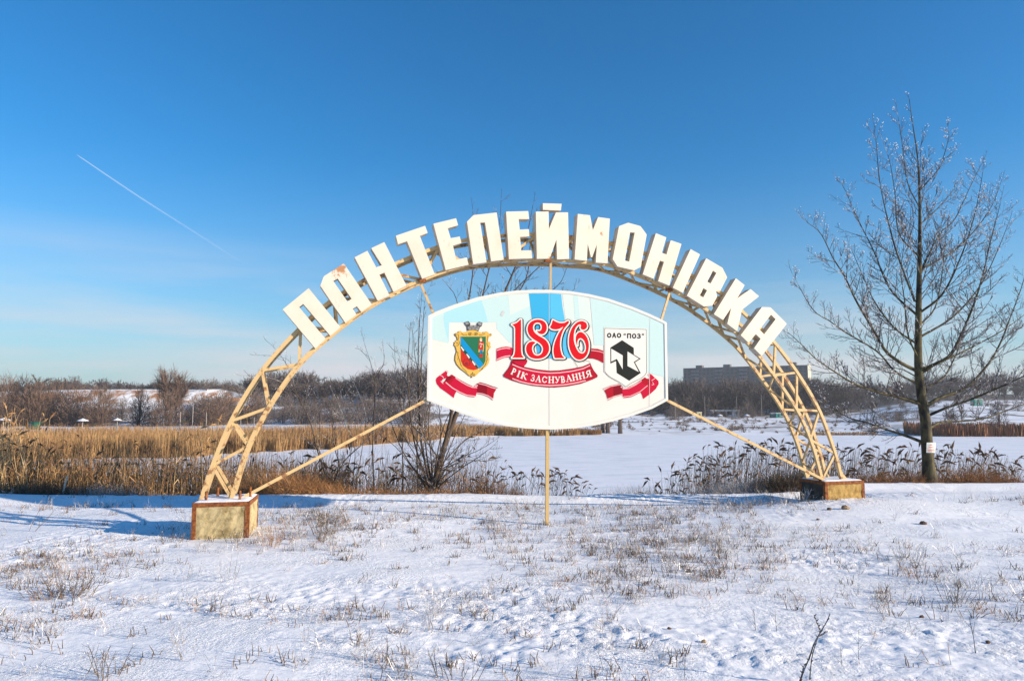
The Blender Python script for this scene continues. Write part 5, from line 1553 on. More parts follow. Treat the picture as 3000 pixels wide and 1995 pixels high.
# ------------------------------------------------------------------ tussocks and weeds near the bank edge
def mound(name, label, cat, cx, cy, rx, ry, hgt, n, m, r=0.0028, up=0.9, segl=0.12, kind=None):
    """rounded clump of fine stalks"""
    u = RNG.random(n) ** 0.5; an = RNG.random(n) * 6.283
    x = cx + rx * u * np.cos(an); y = cy + ry * u * np.sin(an)
    z = bank_z(x, y)
    hl = hgt * np.sqrt(np.maximum(0.05, 1 - u ** 2)) * (0.6 + 0.6 * RNG.random(n))
    root = thing(name, label, cat, (cx, cy, float(bank_z(np.array([cx]), np.array([cy]))[0])))
    d = np.stack([np.cos(an) * u * 0.8 + RNG.normal(size=n) * .35, np.sin(an) * u * 0.8 + RNG.normal(size=n) * .35, np.full(n, up)], axis=1)
    d /= np.linalg.norm(d, axis=1, keepdims=True)
    hl = hl + np.maximum(0, -z - 0.05) * 1.0 * np.sqrt(np.maximum(0.05, 1 - u ** 2))
    P0 = np.stack([x, y, z - 0.02], axis=1)
    P1 = P0 + d * (hl * 0.6)[:, None]
    d2 = d + RNG.normal(size=(n, 3)) * 0.45; d2 /= np.linalg.norm(d2, axis=1, keepdims=True)
    P2 = P1 + d2 * (hl * 0.45)[:, None]
    d3 = d + RNG.normal(size=(n, 3)) * 0.8; d3 /= np.linalg.norm(d3, axis=1, keepdims=True)
    P3 = P1 + d3 * (hl * 0.35)[:, None]
    V, f, c = seg_arrays(np.concatenate([P0, P1, P1]), np.concatenate([P1, P2, P3]), np.concatenate([np.full(n, r), np.full(2 * n, r * .8)]), np.concatenate([np.full(n, r * .8), np.full(2 * n, r * .4)]), 3)
    o = arr_mesh('stalks', V, f, c, m, root); o['kind'] = 'stuff'
    return root
def at_ground(px, py, z=0.0):
    q = atZ(px, py, z); return q.x, q.y
for (px, Y, rx, ry, hg, n, lab) in [(860, 13.9, .75, .5, .62, 1500, 'rusty tussock of dry grass directly right of the left footing'), (960, 13.8, .8, .4, .34, 900, 'low rusty grass tussock below the curved sapling'),
                                    (720, 14.1, .7, .5, .5, 900, 'brown grass tussock behind the left footing'), (1110, 13.9, .8, .4, .28, 700, 'flat rusty grass clump under the forked sapling'),
                                    (1440, 13.9, .7, .4, .36, 700, 'rusty grass clump left of the centre post'), (1290, 13.8, .8, .35, .26, 600, 'low dry grass at the foot of the leaning tree')]:
    mound('grass_tussock', lab, 'grass tussock', azx(px, Y), Y, rx, ry, hg, n, grass_rust)
mound('frosted_bush', 'dark frosted bush on the bank left of the right footing', 'bush', azx(2285, 14.1), 14.1, .70, .40, .50, 2600, weed_brown, r=.0032)
mound('frosted_bush', 'grey rimed low bush spreading left of the dark frosted bush', 'bush', azx(2150, 14.2), 14.2, .95, .40, .38, 2600, weed_frost, r=.0026)
mound('frosted_bush', 'thin whitish rimed grass at the left end of the right bank', 'bush', azx(1850, 14.2), 14.2, .8, .35, .25, 800, weed_frost, r=.0022)
mound('frosted_bush', 'grey brown weed clump along the bank edge at the far left', 'bush', azx(130, 14.1), 14.1, 1.1, .45, .36, 1500, weed_brown, r=.003)
mound('frosted_bush', 'grey weed clump on the bank edge left of the white stake', 'bush', azx(330, 14.3), 14.3, 1.2, .4, .28, 1200, weed_frost, r=.003)
mound('frosted_bush', 'brown matted grass at the foot of the tall bare tree', 'bush', azx(2600, 16.1), 16.1, 1.4, .5, .38, 1500, grass_rust, r=.0035)
mound('frosted_bush', 'brown matted grass right of the tall bare tree', 'bush', azx(2830, 16.3), 16.3, 1.3, .5, .42, 1500, grass_rust, r=.0035)

# white stake in the reeds at the left
q = Vector((azx(191, 13.9), 13.9, 0)); z0 = h1(q.x, q.y)
st_t = thing('stake', 'short pale wooden stake leaning in front of the reeds at the left', 'stake', (q.x, q.y, z0))
mb = MB(); mb.bar((q.x, q.y, z0 - .1), atY(197, 1395, 13.9), 0.03, 0.02); mb.build('shaft', mat('pale_wood', (0.62, 0.56, 0.47), 0.8), st_t)

# ------------------------------------------------------------------ foreground weeds
def field_density(x, y):
    a = x / y * F + 1500
    h = (1190 + CAMZ / y * F)     # photo row
    d = 0.10 + 0.55 * sstep(0.50, 0.70, fbm(x * 0.6, y * 0.8, 3, 21))
    g = lambda cx, cy, sx_, sy_, k: k * np.exp(-(((a - cx) / sx_) ** 2 + ((h - cy) / sy_) ** 2))
    d = d + g(2000, 1610, 480, 85, 1.0) + g(1800, 1680, 300, 60, .5) + g(1650, 1510, 500, 45, .9) + g(950, 1545, 170, 45, 1.2) + g(760, 1590, 170, 30, 1.1) + g(200, 1700, 180, 60, .9) + g(350, 1620, 200, 50, .5) + g(2650, 1700, 250, 80, .55) \
        + g(1100, 1940, 350, 60, .6) + g(80, 1850, 180, 110, .6) + g(2250, 1470, 300, 25, .9)
    d = d - g(950, 1690, 300, 60, .8) - g(1500, 1850, 350, 90, .35) - g(2600, 1500, 250, 30, .7) - g(1900, 1460, 3000, 7, .2)
    d = np.clip(d, 0.0, 2) / 2
    return 0.012 + d ** 1.35 * (0.35 + 0.9 * sstep(.38, .62, fbm(x * 2.3, y * 2.6, 3, 77)))
def field_points(n):
    X = []; Y = []
    while sum(len(q) for q in X) < n:
        # even in picture area near, so that distant rows are not starved
        y = 3.7 + (13.4 - 3.7) * RNG.random(20000) ** 0.85
        x = RNG.uniform(-0.80, 0.80, 20000) * (y + 1.0)
        k = RNG.random(20000) < field_density(x, y)
        X.append(x[k]); Y.append(y[k])
    X = np.concatenate(X)[:n]; Y = np.concatenate(Y)[:n]
    return X, Y
def short_stalks(n, lo, hi, r, m, name, label, lean=0.35, branch=0):
    x, y = field_points(n)
    # gather into tufts
    k = RNG.integers(0, n // 7 + 1, n)
    x = x[k] + RNG.normal(size=n) * 0.035; y = y[k] + RNG.normal(size=n) * 0.035
    z = H(x, y)
    ln = lo + (hi - lo) * RNG.random(n) ** 1.8
    d = np.stack([RNG.normal(size=n) * lean, RNG.normal(size=n) * lean, np.ones(n)], axis=1); d /= np.linalg.norm(d, axis=1, keepdims=True)
    P0 = np.stack([x, y, z - 0.01], axis=1); P1 = P0 + d * (ln * .55)[:, None]
    d2 = d + RNG.normal(size=(n, 3)) * 0.25; d2 /= np.linalg.norm(d2, axis=1, keepdims=True)
    P2 = P1 + d2 * (ln * .45)[:, None]
    a, b = [P0, P1], [P1, P2]
    r0 = [np.full(n, r), np.full(n, r * .85)]; r1 = [np.full(n, r * .85), np.full(n, r * .5)]
    for q in range(branch):
        t = RNG.random(n)[:, None]
        s = P0 * (1 - t) + P2 * t
        e = s + (d + RNG.normal(size=(n, 3)) * 0.7) * (ln * 0.32)[:, None]
        a.append(s); b.append(e); r0.append(np.full(n, r * .6)); r1.append(np.full(n, r * .3))
    V, f, c = seg_arrays(np.concatenate(a), np.concatenate(b), np.concatenate(r0), np.concatenate(r1), 2 if branch > 2 else 3, spin=RNG.random(sum(len(q) for q in a)) * 3)
    o = arr_mesh(name, V, f, c, m)
    return tag(o, label, 'grass', kind='stuff')
short_stalks(8500, 0.03, 0.11, 0.0036, weed_brown, 'stubble', 'short brown grass stubble poking through the snow')
short_stalks(8000, 0.05, 0.20, 0.0016, weed_frost, 'frosted_weeds', 'fine frosted weeds standing in the snow', 0.5, 4)
short_stalks(2500, 0.04, 0.15, 0.0018, grass_rust, 'dry_grass', 'scattered rusty dry grass blades in the snow', 0.9, 1)

# single weeds and shrublets that stand out
def weed(label, px, py, hgt, spread, stems_, m, r=0.003, lvl=1, sub=4, leanx=0.0, z=None, name='weed', sl=0.4, bead=.1):
    x, y = at_ground(px, py)
    gz = float(H(np.array([x]), np.array([y]))[0])
    root = thing(name, label, 'plant', (x, y, gz))
    P = Plant()
    for k in range(stems_):
        an = RNG.random() * 6.28
        d = unit(np.array([math.cos(an) * spread + leanx, math.sin(an) * spread, 1.0]))
        b = np.array([x, y, gz - .02]) + np.array([math.cos(an), math.sin(an), 0]) * 0.04 * RNG.random() * stems_ ** .5
        P.shoot(b, d, hgt * (0.6 + 0.5 * RNG.random()), r, lvl, 0.1, sub, bead)
    for k in range(len(P.beads)): P.beads[k] = (P.beads[k][0], P.beads[k][1] * 0.35)
    P.build(root, bark_dark, m, ice, names=('stems', 'stems'))
    return root
W_ = [
    ('branching dry shrublet of upright twigs midway between left footing and post, in front', 935, 1575, .42, .45, 12, weed_brown, .0035, -.15),
    ('second dry shrublet leaning right, beside the branching one right of the left footing', 965, 1575, .44, .35, 12, weed_brown, .0035, .35),
    ('single thin dead weed with side twigs right of the two shrublets', 1085, 1570, .36, .06, 1, weed_brown, .003, .0),
    ('feathery frosted weed in open snow below the left footing', 668, 1700, .30, .25, 7, weed_frost, .0025, .05),
    ('smaller frosted weed left of the feathery one below the left footing', 545, 1700, .20, .35, 6, weed_frost, .0022, .0),
    ('dark matted bush in the snow at the left, larger of two', 215, 1745, .26, .6, 26, weed_brown, .0035, .12),
    ('dark low bush in the snow left of the larger matted bush', 140, 1740, .18, .8, 18, weed_brown, .003, -.1),
    ('brown weed tuft at the left edge, halfway down the snow', 20, 1700, .20, .5, 14, weed_brown, .003, .0),
    ('dark weed tuft in the shadow left of the left footing', 500, 1590, .16, .7, 16, weed_brown, .003, .0),
    ('tangled weeds right against the front of the left footing', 690, 1590, .22, .55, 16, weed_brown, .0028, .1),
    ('wide clump of fine brown weeds at the right corner of the left footing', 800, 1600, .28, .55, 26, grass_rust, .0026, .1),
    ('icy branched weed before the dark side of the right footing', 2350, 1482, .34, .7, 14, weed_frost, .0045, .0),
    ('round frosted clump in the snow left of the right footing', 2100, 1490, .24, .55, 24, weed_frost, .0035, .0),
    ('brown frosted clump on the snow at the right, between footing and corner', 2690, 1690, .22, .5, 14, grass_rust, .0028, .0),
    ('loose frosted weed with long arching twigs at the right', 2850, 1730, .28, .6, 10, weed_frost, .0022, .1),
    ('dark reddish weed tuft right of the stubble patch', 2800, 1760, .22, .35, 10, weed_brown, .003, .1),
    ('frosted bushy weed up the snow slope on the right', 2660, 1640, .24, .5, 16, weed_frost, .0026, .0),
    ('thin upright dead stalk in the snow, left of three in the lower right', 2212, 1840, .30, .05, 1, weed_brown, .0025, .0),
    ('thin upright dead stalk in the snow, middle of three in the lower right', 2280, 1850, .28, .08, 1, weed_brown, .0022, .1),
    ('bare thin stalk standing in the lower right, right of the big dark twig', 2515, 1950, .36, .03, 1, weed_brown, .002, .0),
    ('short bare stalk close beside the right of the big dark twig', 2468, 1950, .14, .02, 1, weed_brown, .0022, .0),
    ('dark budded stalk at the lower right near the edge', 2865, 1915, .36, .02, 1, twig_m, .0035, .03),
    ('dry seed stalk in the lower centre left', 1142, 1930, .26, .05, 2, weed_brown, .0026, .02),
    ('withered curled weed in the lower left centre', 1060, 1870, .16, .5, 5, weed_brown, .003, .1),
    ('sparse frosted weed at the bottom left centre', 545, 1930, .26, .35, 6, weed_frost, .0022, .0),
    ('dark twiggy weed at the bottom edge, left quarter', 300, 1985, .22, .4, 9, weed_brown, .0028, .0),
    ('brown weed cluster at the bottom centre', 1330, 1990, .20, .5, 12, weed_brown, .003, .0),
    ('thin leaning stalk left of the bottom right twig', 2000, 1990, .26, .06, 1, weed_brown, .002, .1),
    ('arched thorny stem lying across the snow at the left edge', 90, 1560, .5, .3, 3, weed_brown, .0028, .5),
    ('curling dark stem on the snow above the matted bush', 370, 1660, .22, .8, 5, weed_brown, .003, .5),
]
for (lab, px, py, hg, sp, ns, m, r, lx) in W_:
    weed(lab, px, py, hg, sp, ns, m, r, leanx=lx)
# the big forked twig at the lower right
Yt = 4.45
root = thing('twig', 'big dark forked twig with buds sticking out of the snow at the lower right', 'plant', (azx(2345, Yt), Yt, h1(azx(2345, Yt), Yt)))
P = Plant()
for pp, r0, r1 in [([(2330, 2060), (2345, 1990), (2370, 1930), (2385, 1885), (2405, 1850), (2425, 1815), (2432, 1796)], .0065, .003), ([(2405, 1850), (2395, 1825), (2385, 1800)], .0035, .002), ([(2372, 1990), (2378, 1930), (2388, 1890), (2400, 1862), (2425, 1850)], .004, .0025),
                   ([(2345, 1995), (2352, 1960), (2358, 1945)], .0035, .002), ([(2396, 1866), (2412, 1858), (2424, 1848)], .003, .002)]:
    pts = pxpath(pp, Yt, 0.05)
    q = cr([tuple(t_) for t_ in pts], 14)
    for i in range(13):
        P.tw.add(q[i], q[i + 1], r0 + (r1 - r0) * i / 13, r0 + (r1 - r0) * (i + 1) / 13)
        if i % 2 == 0 and r0 > .003:
            e = q[i] + np.array([(-1) ** (i // 2) * .012, 0, .012]); P.tw.add(q[i], e, .006, .002)
P.build(root, twig_m, twig_m, None, names=('stem', 'stem'))
for o in root.children: o['kind'] = 'thing'

# stones and leaves near the right footing
def stone(label, px, py, s, m, z=0.0, name='stone', cat='stone'):
    x, y = at_ground(px, py, z); gz = float(H(np.array([x]), np.array([y]))[0])
    V = []; Fs = []
    nlat, nlon = 6, 9
    for i in range(nlat + 1):
        for j in range(nlon):
            th_ = math.pi * i / nlat; ph = 6.283 * j / nlon
            k = 1 + 0.5 * (float(vnoise(th_ * 2.1 + px, ph * 1.3, 3)) - .5)
            V.append((x + s * k * math.sin(th_) * math.cos(ph), y + .8 * s * k * math.sin(th_) * math.sin(ph), gz + .25 * s + .65 * s * k * math.cos(th_)))
    for i in range(nlat):
        for j in range(nlon):
            a = i * nlon + j; b = i * nlon + (j + 1) % nlon
            Fs.append((a, b, b + nlon, a + nlon))
    o = wmesh(name, V, Fs, m)
    return tag(o, label, cat)
stone_m = mat('stone_brown', (0.33, 0.22, 0.12), 0.9, col2=(0.12, 0.08, 0.06), vscale=20, bump=.004, bscale=40)
soil_m = mat('soil_dark', (0.10, 0.065, 0.05), 0.9, col2=(0.22, 0.13, 0.08), vscale=20, bump=.004, bscale=40)
stone('brown stone on the snow below the right footing', 2477, 1493, .062, stone_m, .1)
stone('small dark clod left of the brown stone below the right footing', 2430, 1493, .038, soil_m, .1)
stone('small dark clod lower left of the brown stone', 2396, 1515, .026, soil_m, .08)
stone('reddish clod on the snow slope right of the right footing', 2705, 1532, .05, soil_m, .05)
stone('dark clod in the snow at the lower centre right', 1960, 1845, .018, soil_m)
stone('brown clod in the snow, left of the lower right clods', 2062, 1883, .02, stone_m)
stone('dark clod half buried at the lower right', 2700, 1805, .02, soil_m)
stone('small reddish clod at the far lower right', 2895, 1880, .018, soil_m)
# ------------------------------------------------------------------ far woods, single trees, buildings
wood_m = mat('far_wood', (0.105, 0.080, 0.070), 0.9, col2=(0.055, 0.043, 0.042), vscale=0.035, lo=0.45, hi=0.6)
wood_brown = mat('far_scrub', (0.165, 0.108, 0.078), 0.9, col2=(0.085, 0.055, 0.042), vscale=0.1, lo=0.45, hi=0.6)
wood_grey = mat('far_grey_scrub', (0.15, 0.12, 0.105), 0.9, col2=(0.09, 0.07, 0.062), vscale=0.1, lo=0.45, hi=0.6)
wood_dark = mat('far_dark_scrub', (0.06, 0.042, 0.036), 0.9)
def tree_twigs(hgt, wid, n, shape=0.5, trunk=True, w=0.05, seed=0):
    """twig ribbons of one far tree standing at the origin: arrays p0,p1,r0,r1"""
    g = np.random.default_rng(seed)
    # limbs
    nl = 16
    an = g.random(nl) * 6.283; el_ = g.uniform(0.5, 1.35, nl)
    base = np.stack([np.zeros(nl), np.zeros(nl), hgt * g.uniform(0.05 if shape > .7 else 0.2, 0.5, nl)], axis=1)
    ln = hgt * g.uniform(0.35, 0.6, nl)
    tip = base + np.stack([np.cos(an) * np.cos(el_) * ln * wid / hgt * 1.6, np.sin(an) * np.cos(el_) * ln * wid / hgt * 1.6, np.sin(el_) * ln * 1.05], axis=1)
    tip[:, 2] = np.minimum(tip[:, 2], hgt)
    P0 = [np.array([[0, 0, -0.3]]), np.array([[0, 0, hgt * 0.45]]), base]; P1 = [np.array([[0, 0, hgt * .45]]), np.array([[0.1, 0, hgt * 0.9]]), tip]
    R0 = [np.array([hgt * .017]), np.array([hgt * .01]), np.full(nl, hgt * .007)]; R1 = [np.array([hgt * .01]), np.array([hgt * .003]), np.full(nl, hgt * .002)]
    i = g.integers(0, nl, n); t = g.random(n)[:, None]
    b = base[i] * (1 - t) + tip[i] * t
    d = (tip[i] - base[i]); d /= np.linalg.norm(d, axis=1, keepdims=True)
    d = d * 0.7 + g.normal(size=(n, 3)) * 0.55 + np.array([0, 0, 0.35]); d /= np.linalg.norm(d, axis=1, keepdims=True)
    l = hgt * g.uniform(0.06, 0.2, n)
    e = b + d * l[:, None]
    P0.append(b); P1.append(e); R0.append(np.full(n, w)); R1.append(np.full(n, w * .35))
    return np.concatenate(P0), np.concatenate(P1), np.concatenate(R0), np.concatenate(R1)
def bush_twigs(hgt, wid, n, shape=0.9, trunk=True, w=0.04, seed=0):
    """rounded bush filled with radiating twigs right down to the ground"""
    g = np.random.default_rng(seed)
    nl = 16
    an = g.random(nl) * 6.283; sp = g.uniform(0.1, 1.0, nl)
    base = np.stack([np.cos(an) * sp * wid * .12, np.sin(an) * sp * wid * .12, np.full(nl, -.2)], axis=1)
    tip = np.stack([np.cos(an) * sp * wid * .42, np.sin(an) * sp * wid * .42, hgt * np.sqrt(1 - .8 * sp ** 2) * g.uniform(.7, .95, nl)], axis=1)
    P0 = [np.array([[0, 0, -0.3]]), np.array([[0, 0, hgt * 0.45]]), base]; P1 = [np.array([[0, 0, hgt * .45]]), np.array([[0.1, 0, hgt * 0.85]]), tip]
    R0 = [np.array([hgt * .015]), np.array([hgt * .01]), np.full(nl, hgt * .009)]; R1 = [np.array([hgt * .01]), np.array([hgt * .004]), np.full(nl, hgt * .003)]
    u = g.random(n) ** 0.42; a2 = g.random(n) * 6.283; cz = g.random(n) ** .9
    sn = np.sqrt(1 - cz ** 2)
    dirn = np.stack([np.cos(a2) * sn, np.sin(a2) * sn, cz], axis=1)
    lump = 0.82 + 0.36 * fbm(a2 * 1.3 + seed, cz * 3 + seed, 3, seed)
    b = dirn * (u * lump)[:, None] * np.array([wid / 2, wid / 2, hgt])
    d = dirn * np.array([1, 1, 1.0]) + g.normal(size=(n, 3)) * .4 + np.array([0, 0, .45]); d /= np.linalg.norm(d, axis=1, keepdims=True)
    e = b + d * (hgt * g.uniform(.06, .17, n))[:, None]
    P0.append(b); P1.append(e); R0.append(np.full(n, w)); R1.append(np.full(n, w * .3))
    return np.concatenate(P0), np.concatenate(P1), np.concatenate(R0), np.concatenate(R1)
VAR = {}
def variant(kind):
    if kind in VAR: return VAR[kind]
    sp = dict(wood0=(12, 9, 370, .9, .095), wood1=(12, 8, 370, .8, .095), wood2=(12, 10, 380, .6, .095), wood3=(12, 7, 350, .9, .095), sky0=(12, 9, 150, .9, .14), sky1=(12, 8, 150, .7, .14),
              scrub0=(6, 8, 320, .9, .06), scrub1=(6, 9, 320, .9, .06), tuft_scrub=(6, 12, 70, .9, .10))[kind]
    VAR[kind] = (bush_twigs if 'scrub' in kind else tree_twigs)(sp[0], sp[1], sp[2], sp[3], True, sp[4], seed=hash(kind) % 1000 if False else sum(map(ord, kind)))
    return VAR[kind]
def wood(name, label, pts, kinds, m, cat='trees'):
    A0, A1, B0, B1 = [], [], [], []
    for (x, y, z, s) in pts:
        p0, p1, r0, r1 = variant(kinds[RNG.integers(0, len(kinds))])
        an = RNG.random() * 6.283; c, s_ = math.cos(an), math.sin(an)
        M = np.array([[c, -s_, 0], [s_, c, 0], [0, 0, 1.0]]) * s
        A0.append(p0 @ M.T + [x, y, z]); A1.append(p1 @ M.T + [x, y, z]); B0.append(r0 * (0.5 + .5 * s)); B1.append(r1)
    A0 = np.concatenate(A0)
    V, f, c = seg_arrays(A0, np.concatenate(A1), np.concatenate(B0), np.concatenate(B1), 2, spin=RNG.random(len(A0)) * 3.1)
    o = arr_mesh(name, V, f, c, m)
    return tag(o, label, cat, kind='stuff')
def wood_pts(a0, a1, y0, y1, n, smin, smax, dens=None, avoid=None):
    P = []
    while len(P) < n:
        a = RNG.uniform(a0, a1); y = RNG.uniform(y0, y1)
        if dens is not None and RNG.random() > dens(a, y): continue
        x = (a - 1500) / F * y
        cl = float(fbm(a * 0.011 + 3, y * 0.02, 3, 8))
        P.append((x, y, float(H(np.array([x]), np.array([y]), False)[0]), smin + (smax - smin) * min(1, max(0, (cl - .3) * 1.7 + .35 * (RNG.random() - .5)))))
    return P
K4 = ['wood0', 'wood1', 'wood2', 'wood3']
front = lambda a: np.interp(a, [1200, 1500, 1800, 2150, 2400, 2450, 2600, 2800, 3300], [255, 280, 300, 292, 296, 300, 330, 345, 345])
wood('far_wood', 'dark leafless wood across the far shore behind the board and right leg', wood_pts(1150, 2520, 280, 425, 400, .7, 1.5, lambda a, y: float(y > front(a)) * np.interp(y, [280, 330, 425], [1, .9, .5])), K4, wood_m)
wood('far_wood', 'taller leafless trees at the wood edge in front of the apartment block', wood_pts(1930, 2440, 298, 326, 70, 1.05, 1.45), K4, wood_m)
wood('far_wood', 'leafless wood on the rise behind the tall bare tree at the right', wood_pts(2420, 3450, 315, 420, 210, .55, 1.25), K4, wood_m)
wood('far_wood', 'dark wooded slope behind the saplings left of the board', wood_pts(720, 1300, 232, 330, 200, .5, 1.05), K4, wood_m)
wood('far_wood', 'low dark line of trees along the skyline at the left', wood_pts(-350, 900, 262, 350, 430, .25, .70), ['sky0', 'sky1'], wood_m)
wood('far_scrub', 'purple grey scrub on the slope behind the reed bed at the left', wood_pts(560, 1250, 172, 235, 230, .45, .85), ['scrub0', 'scrub1'], wood_grey)
wood('far_scrub', 'brown scrub at the foot of the quarry at the far left', wood_pts(-300, 335, 168, 192, 60, .55, .95), ['scrub0', 'scrub1'], wood_brown)
wood('far_scrub', 'low scrub along the foot of the wood across the pond', wood_pts(1250, 2500, 258, 296, 130, .35, .75, lambda a, y: float(y > front(a) - 14)), ['scrub0', 'scrub1'], wood_m)
wood('far_scrub', 'thin dry scrub on the snowy slope at the right', wood_pts(2560, 3300, 175, 310, 60, .25, .6), ['scrub0', 'scrub1'], wood_grey)

wood('far_tussocks', 'low dry tussocks dotted over the far snowy shore below the wood', wood_pts(1700, 2640, 142, 285, 300, .05, .22), ['tuft_scrub'], wood_brown, 'grass')
# individually visible far trees and bushes
def far_tree(name, label, px, Y, hgt, wid, n, m, w=0.05, shape=.5, group=None, seed=1, cat='tree'):
    x = azx(px, Y); z = h1(x, Y)
    root = thing(name, label, cat, (x, Y, z), 0, group)
    p0, p1, r0, r1 = (bush_twigs if cat == 'bush' else tree_twigs)(hgt, wid, n, shape, True, w, seed)
    off = np.array([x, Y, z])
    V, f, c = seg_arrays((p0 + off)[:18], (p1 + off)[:18], r0[:18], r1[:18], 5)
    arr_mesh('trunk', V, f, c, m, root)
    V, f, c = seg_arrays((p0 + off)[18:], (p1 + off)[18:], r0[18:], r1[18:], 2, spin=RNG.random(len(p0) - 18) * 3.1)
    o = arr_mesh('crown', V, f, c, m, root); o['kind'] = 'stuff'
    return root
# the tall twin-crowned poplar
far_tree('far_tree', 'tall twin-crowned bare poplar above the quarry edge at the left', 487, 178, 14.6, 4.6, 1700, wood_brown, .05, .3, seed=3)
far_tree('far_tree', 'right half of the twin-crowned poplar pair above the quarry edge', 517, 179, 14.2, 4.2, 1600, wood_brown, .05, .3, seed=5)
FT = [('wide purple-brown bush filling the gap left of the twin poplars', 360, 190, 4.5, 6.0, 1300, wood_grey, 41), ('tall brown bush behind the white stake at the left', 180, 176, 8.0, 8.0, 2200, wood_brown, 42), ('dense brown bush between the left edge and the widest one', 100, 168, 8.0, 8.5, 2200, wood_brown, 43), ('grey-brown bush just left of the left leg of the arch', 620, 170, 5.6, 7.5, 1800, wood_brown, 44), ('big grey-brown bush below the quarry edge, widest of the row at the left', 140, 172, 8.0, 10.5, 2300, wood_brown, 11), ('round brown bush right of the widest one at the left', 225, 170, 7.0, 9.0, 2000, wood_brown, 12),
      ('dense brown bush behind the left beach umbrella', 292, 168, 7.4, 8.5, 2200, wood_brown, 13), ('near-black bush between the umbrellas and the poplars', 412, 172, 6.8, 4.6, 1500, wood_dark, 14),
      ('dark brown bush at the extreme left edge', 10, 165, 9.0, 8.0, 2200, wood_brown, 15), ('dark bush second from the left edge', 62, 168, 8.6, 7.5, 2200, wood_dark, 16),
      ('purple-brown bush below the twin poplars', 500, 168, 7.0, 9.0, 2300, wood_brown, 17), ('low brown bush left of the tall poplars', 455, 170, 4.4, 5.0, 1000, wood_brown, 18),
      ('grey bush right of the twin poplars, nearest the left leg of the arch', 585, 172, 5.8, 7.0, 1600, wood_grey, 19), ('dark bush seen through the left leg of the arch', 655, 176, 6.6, 6.5, 1600, wood_brown, 20),
      ('grey leafless tree at the far left above the bushes', 5, 205, 7.0, 5.0, 900, wood_m, 21), ('spreading dark tree standing on the quarry rim at the left', 110, 236, 5.5, 7.0, 1000, wood_dark, 22),
      ('open-crowned tree on the quarry rim, left of centre', 165, 240, 4.6, 5.0, 500, wood_m, 23), ('open-crowned tree on the quarry rim behind the bent bush', 216, 238, 5.2, 5.5, 700, wood_m, 24),
      ('brown bush just right of the leg of the arch on the shore', 735, 180, 6.0, 7.0, 1500, wood_brown, 25),
      ('round shrub at the wood edge right of the board', 1978, 262, 7.0, 7.0, 1400, wood_grey, 26), ('pale bushy tree before the low pavilion', 2188, 285, 7.0, 6.0, 1200, wood_grey, 27),
      ('small tree on the far snow right of the right leg', 2450, 225, 6.0, 5.0, 700, wood_m, 28), ('slender dark tree on the far snow left of the tall bare tree', 2555, 250, 6.5, 5.0, 700, wood_m, 29),
      ('fan-shaped bush on the snowy bank right of the tall bare tree', 2782, 150, 4.0, 3.6, 260, wood_m, 30), ('upright young trees on the snowy bank at the right', 2815, 155, 4.6, 2.0, 140, wood_m, 31), ('rounded bush on the snowy bank near the right edge', 2925, 160, 4.0, 4.5, 350, wood_m, 32)]
for lab, px, Y, hg, wd, n, m, sd in FT:
    hg *= 1.28 if Y < 200 else 1
    far_tree('far_bush' if 'bush' in lab or 'shrub' in lab else 'far_tree', lab, px, Y, hg, wd, n, m, .045, .9 if wd > hg * .9 else .5, seed=sd, cat='bush' if ('bush' in lab or 'shrub' in lab) else 'tree')
# stump-like trunks whose crowns are hidden by the board
for lab, px, Y, hg in [('grey tree trunk on the far shore under the board, thickest of three', 1816, 140, 8.5), ('tree trunk on the far shore under the board, middle of three', 1780, 142, 6.0), ('short tree trunk on the far shore under the board, left of three', 1766, 143, 5.0)]:
    x = azx(px, Y); z = h1(x, Y)
    root = thing('far_tree', lab, 'tree', (x, Y, z))
    p0, p1, r0, r1 = tree_twigs(hg, hg * .5, 320, .4, True, .05, int(px))
    off = np.array([x, Y, z])
    r0 = r0.copy(); r1 = r1.copy(); r0[:1] = .5; r1[:1] = .3; r0[1:2] = .3
    V, f, c = seg_arrays((p0 + off)[:18], (p1 + off)[:18], r0[:18], r1[:18], 6)
    arr_mesh('trunk', V, f, c, wood_m, root)
    V, f, c = seg_arrays((p0 + off)[18:], (p1 + off)[18:], r0[18:], r1[18:], 2)
    o = arr_mesh('crown', V, f, c, wood_m, root); o['kind'] = 'stuff'

# apartment block on the hill
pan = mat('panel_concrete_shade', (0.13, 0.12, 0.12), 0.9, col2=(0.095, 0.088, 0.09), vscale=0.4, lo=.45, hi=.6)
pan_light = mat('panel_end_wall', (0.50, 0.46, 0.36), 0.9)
win_m = mat('window_dark', (0.05, 0.06, 0.08), 0.25, spec=0.6)
bal_m = mat('balcony_front', (0.24, 0.25, 0.29), 0.7)
BY = 520.0
bl0 = atY(2002, 1100, 600); br0 = atY(2366, 1100, 545); BY = 600.0
byaw = math.atan2(br0.y - bl0.y, br0.x - bl0.x)
Lb = math.hypot(br0.x - bl0.x, br0.y - bl0.y)
ub = Vector((math.cos(byaw), math.sin(byaw), 0)); bb = Vector((-math.sin(byaw), math.cos(byaw), 0))
ztop = atY(2002, 1079, BY).z
zg = 8.0
apt = thing('apartment_block', 'long grey flat-roofed apartment block above the far wood at the right', 'building', (bl0.x, bl0.y, zg), byaw)
base = Vector((bl0.x, bl0.y, zg))
steps = [(0, .30, 0.0), (.30, .56, .0), (.56, .80, -.4), (.80, 1.0, -.3)]
hb = ztop - zg
for a0, a1, dz in steps:
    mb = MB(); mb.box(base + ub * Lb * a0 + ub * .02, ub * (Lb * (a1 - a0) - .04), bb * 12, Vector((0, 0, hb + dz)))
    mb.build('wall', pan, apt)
mb = MB(); mb.box(base + ub * (Lb + .02), ub * .3, bb * 12, Vector((0, 0, hb + 0.2))); mb.build('end_wall', pan_light, apt)
